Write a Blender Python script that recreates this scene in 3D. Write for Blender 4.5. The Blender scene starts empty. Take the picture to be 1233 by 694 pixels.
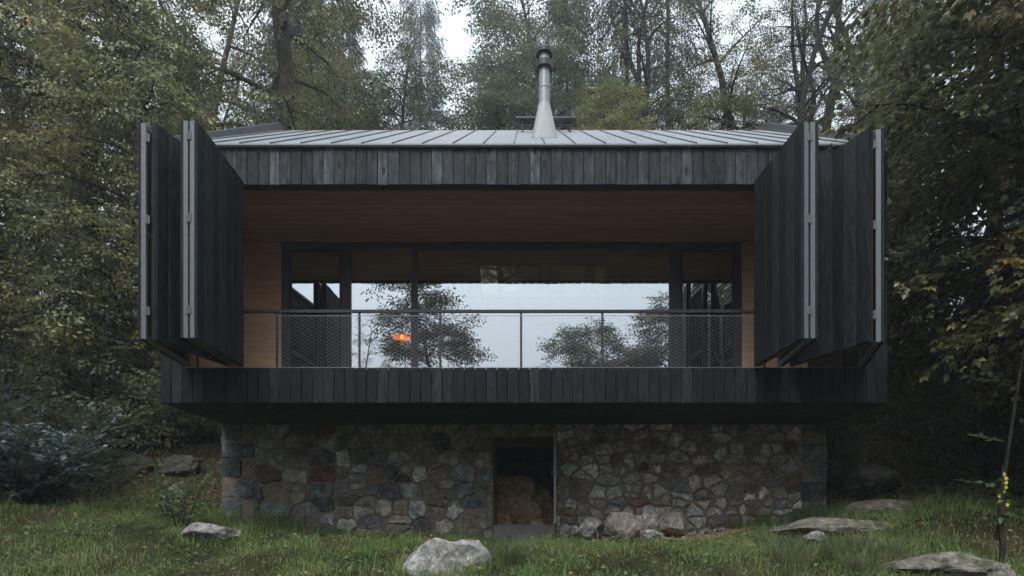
import bpy, math, random
import numpy as np
from mathutils import Vector, Matrix, noise as mnoise

sc = bpy.context.scene
COL = sc.collection
R = math.radians

# ------------------------------------------------------------------ objects
def link(o):
    COL.objects.link(o)
    return o

def tag(o, label=None, cat=None, group=None, kind=None):
    if label: o['label'] = label
    if cat: o['category'] = cat
    if group: o['group'] = group
    if kind: o['kind'] = kind
    return o

def empty(name, loc, rz=0.0):
    o = bpy.data.objects.new(name, None)
    o.empty_display_size = 0.2
    o.location = loc
    o.rotation_euler = (0, 0, rz)
    return link(o)

class MB:
    """collects polygons and links them as one mesh object"""
    def __init__(self):
        self.v, self.f, self.m, self.c = [], [], [], []
        self.col = None
    def poly(self, pts, mat=0):
        n = len(self.v)
        self.v += [tuple(p) for p in pts]
        self.f.append(tuple(range(n, n + len(pts))))
        self.m.append(mat); self.c.append(self.col)
    def faces(self, pts, faces, mat=0):
        n = len(self.v)
        self.v += [tuple(p) for p in pts]
        for f in faces:
            self.f.append(tuple(i + n for i in f)); self.m.append(mat); self.c.append(self.col)
    def box(self, x0, x1, y0, y1, z0, z1, mat=0, M=None, mats=None):
        p = [(x0,y0,z0),(x1,y0,z0),(x1,y1,z0),(x0,y1,z0),(x0,y0,z1),(x1,y0,z1),(x1,y1,z1),(x0,y1,z1)]
        if M is not None: p = [tuple(M @ Vector(q)) for q in p]
        F = [(0,3,2,1),(4,5,6,7),(0,1,5,4),(1,2,6,5),(2,3,7,6),(3,0,4,7)]
        n = len(self.v); self.v += p
        for k, f in enumerate(F):
            self.f.append(tuple(i + n for i in f)); self.m.append(mats[k] if mats else mat); self.c.append(self.col)
    def bbox(self, x0, x1, y0, y1, z0, z1, b=0.004, mat=0, M=None):
        """box with chamfered vertical edges"""
        b = min(b, (x1-x0)*.3, (y1-y0)*.3)
        ring = [(x0+b,y0),(x1-b,y0),(x1,y0+b),(x1,y1-b),(x1-b,y1),(x0+b,y1),(x0,y1-b),(x0,y0+b)]
        p = [(x,y,z0) for x,y in ring] + [(x,y,z1) for x,y in ring]
        if M is not None: p = [tuple(M @ Vector(q)) for q in p]
        F = [tuple(range(7,-1,-1)), tuple(range(8,16))] + [(i,(i+1)%8,(i+1)%8+8,i+8) for i in range(8)]
        self.faces(p, F, mat)
    def tube(self, pts, radii, sides=8, mat=0, cap=True, wob=0.0, rng=None):
        pts = [Vector(p) for p in pts]
        if not hasattr(radii, '__len__'): radii = [radii]*len(pts)
        n0 = len(self.v)
        ref = None
        for i, p in enumerate(pts):
            d = (pts[min(i+1,len(pts)-1)] - pts[max(i-1,0)])
            if d.length < 1e-9: d = Vector((0,0,1))
            d.normalize()
            if ref is None:
                ref = Vector((1,0,0)) if abs(d.x) < .8 else Vector((0,1,0))
            a = (ref - d*ref.dot(d)).normalized(); ref = a
            b = d.cross(a)
            for k in range(sides):
                t = 2*math.pi*k/sides
                r = radii[i]
                if wob and rng: r *= 1 + rng.uniform(-wob, wob)
                self.v.append(tuple(p + (a*math.cos(t) + b*math.sin(t))*r))
        for i in range(len(pts)-1):
            for k in range(sides):
                q = n0+i*sides
                self.f.append((q+k, q+(k+1)%sides, q+sides+(k+1)%sides, q+sides+k)); self.m.append(mat); self.c.append(self.col)
        if cap:
            self.f.append(tuple(n0+k for k in range(sides-1,-1,-1))); self.m.append(mat); self.c.append(self.col)
            q = n0+(len(pts)-1)*sides
            self.f.append(tuple(q+k for k in range(sides))); self.m.append(mat); self.c.append(self.col)
    def lathe(self, prof, sides=24, c=(0,0,0), mat=0):
        n0 = len(self.v)
        for r, z in prof:
            for k in range(sides):
                t = 2*math.pi*k/sides
                self.v.append((c[0]+r*math.cos(t), c[1]+r*math.sin(t), c[2]+z))
        for i in range(len(prof)-1):
            for k in range(sides):
                q = n0+i*sides
                self.f.append((q+k, q+(k+1)%sides, q+sides+(k+1)%sides, q+sides+k)); self.m.append(mat); self.c.append(self.col)
    def build(self, name, mat, parent=None, off=(0,0,0), smooth=False):
        me = bpy.data.meshes.new(name)
        o3 = Vector(off)
        me.from_pydata([tuple(Vector(p) - o3) for p in self.v] if any(off) else self.v, [], self.f)
        mats = mat if isinstance(mat, (list, tuple)) else [mat]
        for m in mats: me.materials.append(m)
        if len(mats) > 1: me.polygons.foreach_set('material_index', self.m)
        if smooth: me.polygons.foreach_set('use_smooth', [True]*len(me.polygons))
        if any(c is not None for c in self.c):
            a = me.attributes.new('tone', 'FLOAT_COLOR', 'CORNER')
            buf = []
            for poly, c in zip(me.polygons, self.c):
                buf += list(c or (1,1,1,1))*poly.loop_total
            a.data.foreach_set('color', buf)
        me.update()
        o = link(bpy.data.objects.new(name, me))
        if parent is not None: o.parent = parent
        return o

def np_mesh(name, V, nper, mat, parent=None, kinds=None):
    """V: (n*nper,3) array, every nper vertices one face"""
    V = np.ascontiguousarray(V, dtype=np.float32).reshape(-1, 3)
    n = len(V)//nper
    me = bpy.data.meshes.new(name)
    me.vertices.add(len(V)); me.vertices.foreach_set('co', V.ravel())
    me.loops.add(n*nper); me.loops.foreach_set('vertex_index', np.arange(n*nper, dtype=np.int32))
    me.polygons.add(n)
    me.polygons.foreach_set('loop_start', np.arange(0, n*nper, nper, dtype=np.int32))
    me.polygons.foreach_set('loop_total', np.full(n, nper, dtype=np.int32))
    for m in (mat if isinstance(mat, (list, tuple)) else [mat]): me.materials.append(m)
    if kinds is not None:
        a = me.attributes.new('tone', 'FLOAT', 'FACE')
        a.data.foreach_set('value', np.asarray(kinds, dtype=np.float32))
    me.update(calc_edges=True)
    o = link(bpy.data.objects.new(name, me))
    if parent is not None: o.parent = parent
    return o

# ------------------------------------------------------------------ materials
def new_mat(name):
    m = bpy.data.materials.new(name); m.use_nodes = True
    nt = m.node_tree; nt.nodes.clear()
    out = nt.nodes.new('ShaderNodeOutputMaterial')
    return m, nt, out
def nd(nt, t, **kw):
    n = nt.nodes.new(t)
    for k, v in kw.items():
        if k in n.inputs: n.inputs[k].default_value = v
        else: setattr(n, k, v)
    return n
def ramp(nt, stops, interp='LINEAR'):
    n = nt.nodes.new('ShaderNodeValToRGB'); e = n.color_ramp.elements
    n.color_ramp.interpolation = interp
    while len(e) < len(stops): e.new(0.5)
    for i, (p, c) in enumerate(stops):
        e[i].position = p; e[i].color = (c[0], c[1], c[2], 1)
    return n
def noise(nt, scale, vec=None, detail=4, rough=.6, dist=0):
    n = nd(nt, 'ShaderNodeTexNoise', Scale=scale, Detail=detail, Roughness=rough, Distortion=dist)
    if vec is not None: nt.links.new(vec, n.inputs['Vector'])
    return n
def coords(nt, which='Object', scale=(1,1,1)):
    tc = nd(nt, 'ShaderNodeTexCoord'); mp = nd(nt, 'ShaderNodeMapping')
    mp.inputs['Scale'].default_value = scale
    nt.links.new(tc.outputs[which], mp.inputs['Vector'])
    return mp.outputs['Vector']
def mix(nt, a, b, fac, mode='MIX'):
    n = nt.nodes.new('ShaderNodeMix'); n.data_type = 'RGBA'; n.blend_type = mode
    for s, v in ((0, fac), (6, a), (7, b)):
        if hasattr(v, 'is_linked'): nt.links.new(v, n.inputs[s])
        elif s == 0: n.inputs[0].default_value = v
        else: n.inputs[s].default_value = (v[0], v[1], v[2], 1)
    return n.outputs[2]
def bump(nt, h, strength, dist, normal=None):
    b = nd(nt, 'ShaderNodeBump', Strength=strength, Distance=dist)
    nt.links.new(h, b.inputs['Height'])
    if normal is not None: nt.links.new(normal, b.inputs['Normal'])
    return b.outputs['Normal']
def princ(nt, out, col, rough=.7, nrm=None, metal=0.0, spec=.3):
    p = nd(nt, 'ShaderNodeBsdfPrincipled', Roughness=rough, Metallic=metal)
    p.inputs['Specular IOR Level'].default_value = spec
    if hasattr(col, 'is_linked'): nt.links.new(col, p.inputs['Base Color'])
    else: p.inputs['Base Color'].default_value = (col[0], col[1], col[2], 1)
    if hasattr(rough, 'is_linked'): nt.links.new(rough, p.inputs['Roughness'])
    if nrm is not None: nt.links.new(nrm, p.inputs['Normal'])
    nt.links.new(p.outputs[0], out.inputs['Surface'])
    return p

def board_mat(name, dark, light, silver, sil_pos=.86):
    m, nt, out = new_mat(name)
    L = nt.links
    geo = nd(nt, 'ShaderNodeNewGeometry')
    rnd = geo.outputs['Random Per Island']
    vec = coords(nt, 'Object', (16, 16, .9))
    add = nd(nt, 'ShaderNodeVectorMath', operation='ADD'); L.new(vec, add.inputs[0])
    sc_ = nd(nt, 'ShaderNodeMath', operation='MULTIPLY'); L.new(rnd, sc_.inputs[0]); sc_.inputs[1].default_value = 87.0
    L.new(sc_.outputs[0], add.inputs[1])
    g1 = noise(nt, 2.2, add.outputs[0], 6, .7, .6)
    vec2 = coords(nt, 'Object', (9, 9, 3.0))
    g2 = noise(nt, 1.6, vec2, 5, .7)
    vor = nd(nt, 'ShaderNodeTexVoronoi', feature='F1', Scale=1.0); 
    vk = coords(nt, 'Object', (6.5, 6.5, 2.6)); L.new(vk, vor.inputs['Vector'])
    knot = ramp(nt, [(0, (0,0,0)), (.13, (.1,.1,.1)), (.22, (1,1,1))]); L.new(vor.outputs['Distance'], knot.inputs[0])
    rb = ramp(nt, [(0, dark), (.45, [ (a+b)*.5 for a,b in zip(dark,light)]), (.8, light), (sil_pos, silver), (1, silver)])
    L.new(rnd, rb.inputs[0])
    gr = ramp(nt, [(.34, (.42,.42,.43)), (.46, (.80,.80,.80)), (.54, (1.03,1.03,1.03)), (.68, (1.6,1.6,1.6))]); L.new(g1.outputs['Fac'], gr.inputs[0])
    c = mix(nt, rb.outputs[0], gr.outputs[0], 1.0, 'MULTIPLY')
    wr = ramp(nt, [(.38, (.55,.57,.60)), (.5, (1,1,1)), (.60, (1.55,1.53,1.5))]); L.new(g2.outputs['Fac'], wr.inputs[0])
    c = mix(nt, c, wr.outputs[0], .8, 'MULTIPLY')
    c = mix(nt, (.006,.006,.007), c, knot.outputs[0])
    n1 = bump(nt, g1.outputs['Fac'], .55, .006)
    princ(nt, out, c, .7, n1, spec=.18)
    return m

def wood_mat(name, a, b, scale, knots=True, spec=.25):
    m, nt, out = new_mat(name); L = nt.links
    vec = coords(nt, 'Object', scale)
    g = noise(nt, 1.5, vec, 6, .65, .5)
    r = ramp(nt, [(.34, a), (.64, b)]); L.new(g.outputs['Fac'], r.inputs[0])
    c = r.outputs[0]
    if knots:
        vor = nd(nt, 'ShaderNodeTexVoronoi', feature='F1', Scale=1.0)
        L.new(coords(nt, 'Object', tuple(min(s, 6)*1.2 for s in scale)), vor.inputs['Vector'])
        k = ramp(nt, [(0, (.35,.3,.28)), (.09, (.5,.45,.42)), (.13, (1,1,1))]); L.new(vor.outputs['Distance'], k.inputs[0])
        c = mix(nt, c, k.outputs[0], 1.0, 'MULTIPLY')
    princ(nt, out, c, .6, bump(nt, g.outputs['Fac'], .2, .003), spec=spec)
    return m

def plain_mat(name, col, rough=.5, metal=0.0, spec=.4, var=.15, nscale=6.0):
    m, nt, out = new_mat(name)
    g = noise(nt, nscale, coords(nt), 5, .65)
    r = ramp(nt, [(.3, [c*(1-var) for c in col]), (.7, [min(1, c*(1+var)) for c in col])])
    nt.links.new(g.outputs['Fac'], r.inputs[0])
    rr = ramp(nt, [(.3, (rough*.85,)*3), (.7, (min(1, rough*1.15),)*3)])
    nt.links.new(g.outputs['Fac'], rr.inputs[0])
    p = princ(nt, out, r.outputs[0], rough, None, metal, spec)
    nt.links.new(rr.outputs[0], p.inputs['Roughness'])
    return m

def leaf_mat(name, stops, trans=.3, spec=.35, rough=.5, clump=.35):
    """leaves: one tone per leaf plus a slow drift through the crown"""
    m, nt, out = new_mat(name); L = nt.links
    geo = nd(nt, 'ShaderNodeNewGeometry')
    oi = nd(nt, 'ShaderNodeObjectInfo')
    nz = noise(nt, clump, coords(nt, 'Object'), 3, .6)
    a = nd(nt, 'ShaderNodeMath', operation='MULTIPLY_ADD'); L.new(geo.outputs['Random Per Island'], a.inputs[0]); a.inputs[1].default_value = .55; a.inputs[2].default_value = -.30
    b = nd(nt, 'ShaderNodeMath', operation='MULTIPLY_ADD'); L.new(nz.outputs['Fac'], b.inputs[0]); b.inputs[1].default_value = 1.25; L.new(a.outputs[0], b.inputs[2])
    c0 = nd(nt, 'ShaderNodeMath', operation='MULTIPLY_ADD'); L.new(oi.outputs['Random'], c0.inputs[0]); c0.inputs[1].default_value = .16; c0.inputs[2].default_value = -.05
    c = nd(nt, 'ShaderNodeMath', operation='ADD', use_clamp=True); L.new(b.outputs[0], c.inputs[0]); L.new(c0.outputs[0], c.inputs[1])
    r = ramp(nt, stops); L.new(c.outputs[0], r.inputs[0])
    p = nd(nt, 'ShaderNodeBsdfPrincipled', Roughness=rough); p.inputs['Specular IOR Level'].default_value = spec
    L.new(r.outputs[0], p.inputs['Base Color'])
    t = nd(nt, 'ShaderNodeBsdfTranslucent')
    br = mix(nt, r.outputs[0], (1.0, .95, .5), .12)
    L.new(br, t.inputs['Color'])
    mx = nd(nt, 'ShaderNodeMixShader', Fac=trans)
    L.new(p.outputs[0], mx.inputs[1]); L.new(t.outputs[0], mx.inputs[2])
    L.new(mx.outputs[0], out.inputs['Surface'])
    return m

def bark_mat(name, a, b, scale=(9, 9, 1.6)):
    m, nt, out = new_mat(name); L = nt.links
    g = noise(nt, 2.0, coords(nt, 'Object', scale), 6, .7, .4)
    w = nd(nt, 'ShaderNodeTexVoronoi', feature='DISTANCE_TO_EDGE', Scale=1.4); L.new(coords(nt, 'Object', scale), w.inputs['Vector'])
    r = ramp(nt, [(.3, a), (.7, b)]); L.new(g.outputs['Fac'], r.inputs[0])
    k = ramp(nt, [(0, (.35,.35,.35)), (.2, (1,1,1))]); L.new(w.outputs['Distance'], k.inputs[0])
    c = mix(nt, r.outputs[0], k.outputs[0], .8, 'MULTIPLY')
    moss = noise(nt, .7, coords(nt, 'Object'), 4, .6)
    mr = ramp(nt, [(.52, (0,0,0)), (.66, (.7,.7,.7))]); L.new(moss.outputs['Fac'], mr.inputs[0])
    c = mix(nt, c, (.035,.04,.018), mr.outputs[0])
    princ(nt, out, c, .85, bump(nt, k.outputs[0], .8, .02), spec=.15)
    return m

def rock_mat(name, cols, moss=.5, scale=1.0):
    m, nt, out = new_mat(name); L = nt.links
    g = noise(nt, 3.2*scale, coords(nt), 8, .68, .4)
    g2 = noise(nt, 14*scale, coords(nt), 6, .7)
    r = ramp(nt, [(.28, cols[0]), (.48, cols[1]), (.66, cols[2])]); L.new(g.outputs['Fac'], r.inputs[0])
    sp = ramp(nt, [(.36, (.55,.55,.55)), (.55, (1.05,1.05,1.05)), (.7, (1.35,1.33,1.3))]); L.new(g2.outputs['Fac'], sp.inputs[0])
    c = mix(nt, r.outputs[0], sp.outputs[0], .9, 'MULTIPLY')
    g3 = noise(nt, 2.1*scale, coords(nt, 'Object', (1.1,1.1,1.3)), 5, .7)
    mr = ramp(nt, [(.66-.2*moss, (0,0,0)), (.78-.2*moss, (.85,.85,.85))]); L.new(g3.outputs['Fac'], mr.inputs[0])
    c = mix(nt, c, (.045,.052,.022), mr.outputs[0])
    vo = nd(nt, 'ShaderNodeTexVoronoi', feature='DISTANCE_TO_EDGE', Scale=2.6*scale)
    dv = nd(nt, 'ShaderNodeVectorMath', operation='ADD'); L.new(coords(nt), dv.inputs[0])
    dn = nd(nt, 'ShaderNodeVectorMath', operation='SCALE'); L.new(g.outputs['Color'], dn.inputs[0]); dn.inputs['Scale'].default_value = .5
    L.new(dn.outputs[0], dv.inputs[1]); L.new(dv.outputs[0], vo.inputs['Vector'])
    ck = ramp(nt, [(0, (.35,.35,.35)), (.035, (1,1,1))]); L.new(vo.outputs['Distance'], ck.inputs[0])
    c = mix(nt, c, ck.outputs[0], .7, 'MULTIPLY')
    n1 = bump(nt, g.outputs['Fac'], .7, .05)
    n2 = bump(nt, g2.outputs['Fac'], .6, .015, n1)
    princ(nt, out, c, .85, n2, spec=.2)
    return m

M = {}
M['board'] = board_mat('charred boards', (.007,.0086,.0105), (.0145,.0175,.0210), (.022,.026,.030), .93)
M['board_light'] = board_mat('paler charred boards', (.021,.024,.0275), (.049,.0545,.061), (.074,.082,.09), .90)  # paler than the other charred boards, used on the upper fascia
M['black'] = plain_mat('black stained plywood', (.008,.008,.009), .75)
M['frame_dark'] = plain_mat('dark window frame', (.022,.023,.026), .45)
M['steel'] = plain_mat('galvanised steel', (.105,.125,.138), .42, .0, .5, .12, 9)
M['steel_dark'] = plain_mat('dark steel', (.030,.032,.035), .4, .5, .5)
M['wire'] = plain_mat('wire rope', (.30,.31,.32), .45, .6, .5)
M['roof'] = plain_mat('grey standing seam metal', (.19,.21,.23), .5, .0, .4, .2, 1.7)
M['verge'] = plain_mat('dark grey flashing', (.085,.092,.10), .5, .0, .45)
M['flue'] = plain_mat('stainless flue', (.22,.24,.255), .42, .35, .5, .1, 8)
M['flue_cone'] = plain_mat('painted metal flashing cone', (.27,.29,.305), .5, .0, .4, .15, 5)
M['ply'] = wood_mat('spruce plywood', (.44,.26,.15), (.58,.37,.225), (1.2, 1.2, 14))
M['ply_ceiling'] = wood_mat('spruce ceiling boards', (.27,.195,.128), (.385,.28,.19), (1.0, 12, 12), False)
def add_joints(m, axis, w):
    # board joints and a tone of its own for each board
    nt = m.node_tree; L = nt.links
    p = next(n for n in nt.nodes if n.type == 'BSDF_PRINCIPLED'); src = p.inputs['Base Color'].links[0].from_socket
    sp = nd(nt, 'ShaderNodeSeparateXYZ'); L.new(coords(nt), sp.inputs[0])
    dv = nd(nt, 'ShaderNodeMath', operation='DIVIDE'); L.new(sp.outputs[axis], dv.inputs[0]); dv.inputs[1].default_value = w
    fr = nd(nt, 'ShaderNodeMath', operation='FRACT'); L.new(dv.outputs[0], fr.inputs[0])
    fl = nd(nt, 'ShaderNodeMath', operation='FLOOR'); L.new(dv.outputs[0], fl.inputs[0])
    wn = nd(nt, 'ShaderNodeTexWhiteNoise', noise_dimensions='1D'); L.new(fl.outputs[0], wn.inputs['W'])
    tn = ramp(nt, [(0, (.8,.8,.8)), (1, (1.15,1.13,1.1))]); L.new(wn.outputs['Value'], tn.inputs[0])
    jr = ramp(nt, [(0, (.3,.3,.3)), (.03, (.45,.45,.45)), (.06, (1,1,1))]); L.new(fr.outputs[0], jr.inputs[0])
    c = mix(nt, mix(nt, src, tn.outputs[0], 1.0, 'MULTIPLY'), jr.outputs[0], .85, 'MULTIPLY')
    L.new(c, p.inputs['Base Color'])
add_joints(M['ply_ceiling'], 1, .145)
M['wood_dark'] = wood_mat('dark interior wood', (.03,.020,.013), (.055,.036,.024), (1.0, 12, 12), False)
M['floor_wood'] = wood_mat('deck boards', (.16,.10,.06), (.24,.15,.09), (12, 1, 4), False)
M['mortar'] = rock_mat('lime mortar', ((.13,.105,.085),(.20,.165,.133),(.28,.235,.19)), .15, 2.0)
M['rock'] = rock_mat('pale granite', ((.11,.108,.103),(.26,.255,.245),(.42,.41,.39)), .5, 1.3)
M['rock_flat'] = rock_mat('lichen covered rock', ((.08,.072,.06),(.17,.155,.13),(.29,.27,.235)), .75, 1.3)
M['rock_dark'] = rock_mat('dark mossy rock', ((.03,.028,.025),(.062,.058,.051),(.105,.097,.085)), .9, 1.0)
M['rock_tan'] = rock_mat('tan boulder', ((.13,.115,.10),(.22,.195,.17),(.33,.30,.27)), .0, 1.2)
M['rock_warm_lit'] = rock_mat('warm lit tan bedrock', ((.34,.22,.13),(.52,.36,.22),(.64,.47,.31)), .0, .8)  # tan rock with the orange light on it put into its colour
M['bark'] = bark_mat('grey brown bark', (.035,.030,.026), (.085,.075,.065))
M['bark_tan'] = bark_mat('tan bark', (.075,.060,.045), (.16,.13,.10))
M['bark_dark'] = bark_mat('dark bark', (.010,.0095,.009), (.028,.026,.024))
M['leaf_olive'] = leaf_mat('olive hornbeam leaves', [(0,(.016,.028,.013)),(.36,(.070,.086,.034)),(.62,(.160,.182,.066)),(.86,(.30,.295,.115)),(1,(.30,.19,.075))], .25, .5, .42, clump=.5)
M['leaf_mid'] = leaf_mat('mid green leaves', [(0,(.016,.034,.022)),(.4,(.045,.078,.045)),(.75,(.085,.125,.065)),(1,(.15,.16,.07))], .3, clump=.4)
M['leaf_grey'] = leaf_mat('grey green leaves', [(0,(.018,.042,.034)),(.5,(.058,.104,.078)),(.82,(.11,.155,.10)),(1,(.19,.17,.08))], .3, clump=.4)
M['leaf_dark'] = leaf_mat('dark green leaves', [(0,(.010,.020,.014)),(.5,(.030,.048,.030)),(.85,(.060,.076,.042)),(1,(.11,.10,.045))], .3, clump=.4)
M['leaf_maple'] = leaf_mat('maple leaves turning brown', [(0,(.010,.017,.009)),(.45,(.034,.045,.019)),(.70,(.085,.092,.030)),(.88,(.19,.155,.04)),(1,(.28,.17,.04))], .28, .45, .42, clump=.8)
M['leaf_blue'] = leaf_mat('bluish bush leaves', [(0,(.022,.042,.044)),(.5,(.050,.085,.090)),(1,(.10,.15,.155))], .2, .55, .4, clump=.8)
M['leaf_fresh'] = leaf_mat('fresh green leaves', [(0,(.04,.075,.04)),(.6,(.075,.13,.06)),(1,(.12,.17,.07))], .3, .4, .45)
M['needle'] = leaf_mat('spruce needles', [(0,(.016,.026,.020)),(.5,(.034,.050,.036)),(1,(.06,.078,.05))], .12, .25, .6)
M['grass'] = leaf_mat('meadow grass', [(0,(.028,.062,.018)),(.36,(.084,.160,.044)),(.66,(.165,.250,.075)),(.90,(.27,.32,.12)),(1,(.36,.33,.16))], .3, .35, .45, clump=.9)
M['grass_long'] = leaf_mat('long grass', [(0,(.05,.075,.035)),(.5,(.10,.14,.065)),(.85,(.16,.19,.09)),(1,(.32,.29,.16))], .3, .35, .5, clump=1.2)
M['litter'] = leaf_mat('ground plants and fallen leaves', [(0,(.024,.036,.014)),(.4,(.065,.085,.034)),(.65,(.115,.115,.048)),(.85,(.18,.14,.07)),(1,(.26,.19,.11))], .2, .25, .6, clump=.5)
M['fallen'] = leaf_mat('fallen leaves', [(0,(.05,.035,.02)),(.45,(.13,.085,.04)),(.75,(.24,.17,.07)),(1,(.32,.26,.11))], .15, .3, .6, clump=2)
M['yellow'] = plain_mat('yellow petals', (.62,.50,.04), .6)
M['terracotta'] = plain_mat('brown glass bottle', (.12,.06,.03), .3)

def attr_stone_mat():
    m, nt, out = new_mat('field stones'); L = nt.links
    at = nd(nt, 'ShaderNodeAttribute', attribute_name='tone')
    g = noise(nt, 7, coords(nt), 7, .7, .6)
    g2 = noise(nt, 30, coords(nt), 5, .7)
    r = ramp(nt, [(.34, (.38,.38,.38)), (.5, (.95,.95,.95)), (.64, (1.75,1.7,1.6))]); L.new(g.outputs['Fac'], r.inputs[0])
    c = mix(nt, at.outputs['Color'], r.outputs[0], .95, 'MULTIPLY')
    r2 = ramp(nt, [(.38, (.5,.5,.5)), (.6, (1.2,1.2,1.2))]); L.new(g2.outputs['Fac'], r2.inputs[0])
    c = mix(nt, c, r2.outputs[0], .9, 'MULTIPLY')
    n1 = bump(nt, g.outputs['Fac'], .8, .03)
    n2 = bump(nt, g2.outputs['Fac'], .5, .008, n1)
    princ(nt, out, c, .8, n2, spec=.25)
    return m
M['stone'] = attr_stone_mat()

def ground_mat():
    m, nt, out = new_mat('soil and moss'); L = nt.links
    v = coords(nt, 'Object')
    g = noise(nt, .9, v, 8, .7); g2 = noise(nt, 9, v, 6, .7)
    r = ramp(nt, [(.3, (.016,.014,.010)), (.48, (.032,.033,.015)), (.62, (.05,.044,.024)), (.78, (.075,.058,.036))]); L.new(g.outputs['Fac'], r.inputs[0])
    r2 = ramp(nt, [(.32, (.5,.5,.5)), (.65, (1.5,1.4,1.3))]); L.new(g2.outputs['Fac'], r2.inputs[0])
    c = mix(nt, r.outputs[0], r2.outputs[0], .9, 'MULTIPLY')
    n1 = bump(nt, g2.outputs['Fac'], 1.0, .05)
    princ(nt, out, c, .95, n1, spec=.1)
    return m
M['ground'] = ground_mat()
M['sand'] = rock_mat('sandy earth', ((.20,.12,.07),(.30,.19,.11),(.38,.26,.16)), .0, 3.0)

def glass_mat(name, refl):
    m, nt, out = new_mat(name); L = nt.links
    wv = noise(nt, .8, coords(nt), 2, .5)
    g = nd(nt, 'ShaderNodeBsdfGlossy', Roughness=0.0); L.new(bump(nt, wv.outputs['Fac'], .35, .006), g.inputs['Normal']); g.inputs['Color'].default_value = (.90,.95,.98,1)
    t = nd(nt, 'ShaderNodeBsdfTransparent'); t.inputs['Color'].default_value = (.72,.70,.66,1)
    mx = nd(nt, 'ShaderNodeMixShader', Fac=refl)
    L.new(t.outputs[0], mx.inputs[1]); L.new(g.outputs[0], mx.inputs[2]); L.new(mx.outputs[0], out.inputs['Surface'])
    return m
M['glass'] = glass_mat('coated window glass', .52)
M['glass_in'] = glass_mat('window glass inner face', .04)

def emit_mat(name, col, s):
    m, nt, out = new_mat(name)
    e = nd(nt, 'ShaderNodeEmission', Strength=s); e.inputs['Color'].default_value = (*col, 1)
    nt.links.new(e.outputs[0], out.inputs['Surface']); return m
M['bulb'] = emit_mat('warm bulb', (1.0, .40, .09), 4)
M['shade'] = plain_mat('orange lamp shade', (.55,.22,.06), .5)
HAZE, SKY, SUN, EXPO = .0017, .15, 1.5, 0.5
# ------------------------------------------------------------------ the cabin
# the picture's horizon is z = 0 (eye height); the facade is the plane y = 0
LD = 1.669            # depth of the loggia, also the setback of the stone base
HX = 5.475            # half width of the house
EZ, RZ, RY = 5.79, 8.92, 4.085
SLOPE = (RZ - EZ)/RY
Z0, Z1 = 2.41, 5.175  # opening of the loggia
base_z = -0.15
cabin = empty('forest_cabin', (0, LD, base_z))
tag(cabin, 'black charred timber cabin with open folding shutters, overhanging a rubble stone base', 'cabin')
OFF = (0, LD, base_z)
rng = random.Random(5)

def boards(mb, xa, xb, z0, z1, y=0.0, w=.163, th=.024, axis='x', gap=.007, ragged=.0, out=-1):
    n = max(1, round((xb - xa)/w)); w = (xb - xa)/n
    for i in range(n):
        d = rng.uniform(-.004, .004); g = gap*rng.uniform(.6, 1.4)
        a, b = xa + i*w + g/2, xa + (i+1)*w - g/2
        zz0 = z0 + rng.uniform(-ragged, ragged); zz1 = z1
        if axis == 'x': mb.bbox(a, b, y + d, y + d + th, zz0, zz1, .005)
        else: mb.bbox(y + d, y + d + th, a, b, zz0, zz1, .005)

# facade boards
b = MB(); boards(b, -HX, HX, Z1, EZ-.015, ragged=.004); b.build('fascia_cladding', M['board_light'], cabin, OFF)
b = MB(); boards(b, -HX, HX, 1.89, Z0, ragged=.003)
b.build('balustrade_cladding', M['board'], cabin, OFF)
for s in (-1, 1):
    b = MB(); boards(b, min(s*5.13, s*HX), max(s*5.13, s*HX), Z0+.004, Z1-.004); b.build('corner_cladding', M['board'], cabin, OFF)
# carcass behind the boards
b = MB(); b.box(-HX+.03, HX-.03, .03, .20, Z1+.02, EZ-.06); b.build('fascia_backing', M['black'], cabin, OFF)
b = MB(); b.box(-HX+.03, HX-.03, .03, .17, 1.93, Z0-.02); b.build('balustrade_backing', M['black'], cabin, OFF)
b = MB(); b.box(-HX+.004, HX-.004, .028, LD+6.4, 1.885, 1.925); b.build('soffit', M['black'], cabin, OFF)
b = MB(); b.box(-HX+.1, HX-.1, .18, LD-.01, Z1-.01, Z1+.05)
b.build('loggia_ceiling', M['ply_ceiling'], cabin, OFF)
b = MB(); b.box(-HX+.1, HX-.1, .175, LD+6.2, 2.32, 2.385); b.build('loggia_floor', M['floor_wood'], cabin, OFF)
for s in (-1, 1):
    b = MB(); b.box(min(s*5.13, s*5.19), max(s*5.13, s*5.19), .035, LD-.005, 2.39, Z1-.012); b.build('loggia_side_wall', M['ply'] if s < 0 else M['black'], cabin, OFF)  # right one is a black stand-in for the dark open side
# gable walls
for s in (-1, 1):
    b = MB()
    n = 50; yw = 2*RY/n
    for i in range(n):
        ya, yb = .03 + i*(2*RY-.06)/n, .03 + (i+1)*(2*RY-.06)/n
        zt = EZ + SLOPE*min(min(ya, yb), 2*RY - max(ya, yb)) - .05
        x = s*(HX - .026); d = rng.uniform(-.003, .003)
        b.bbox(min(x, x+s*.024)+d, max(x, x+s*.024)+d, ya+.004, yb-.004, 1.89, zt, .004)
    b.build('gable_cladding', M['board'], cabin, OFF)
    b = MB()
    x0, x1 = sorted((s*(HX-.03), s*(HX-.14)))
    pr = [(.03,1.93),(2*RY-.03,1.93),(2*RY-.03,EZ-.1),(RY,RZ-.12),(.03,EZ-.1)]
    b.faces([(x0,y,z) for y,z in pr]+[(x1,y,z) for y,z in pr], [(4,3,2,1,0),(5,6,7,8,9)]+[(i,(i+1)%5,(i+1)%5+5,i+5) for i in range(5)])
    b.build('gable_wall', M['black'], cabin, OFF)
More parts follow.
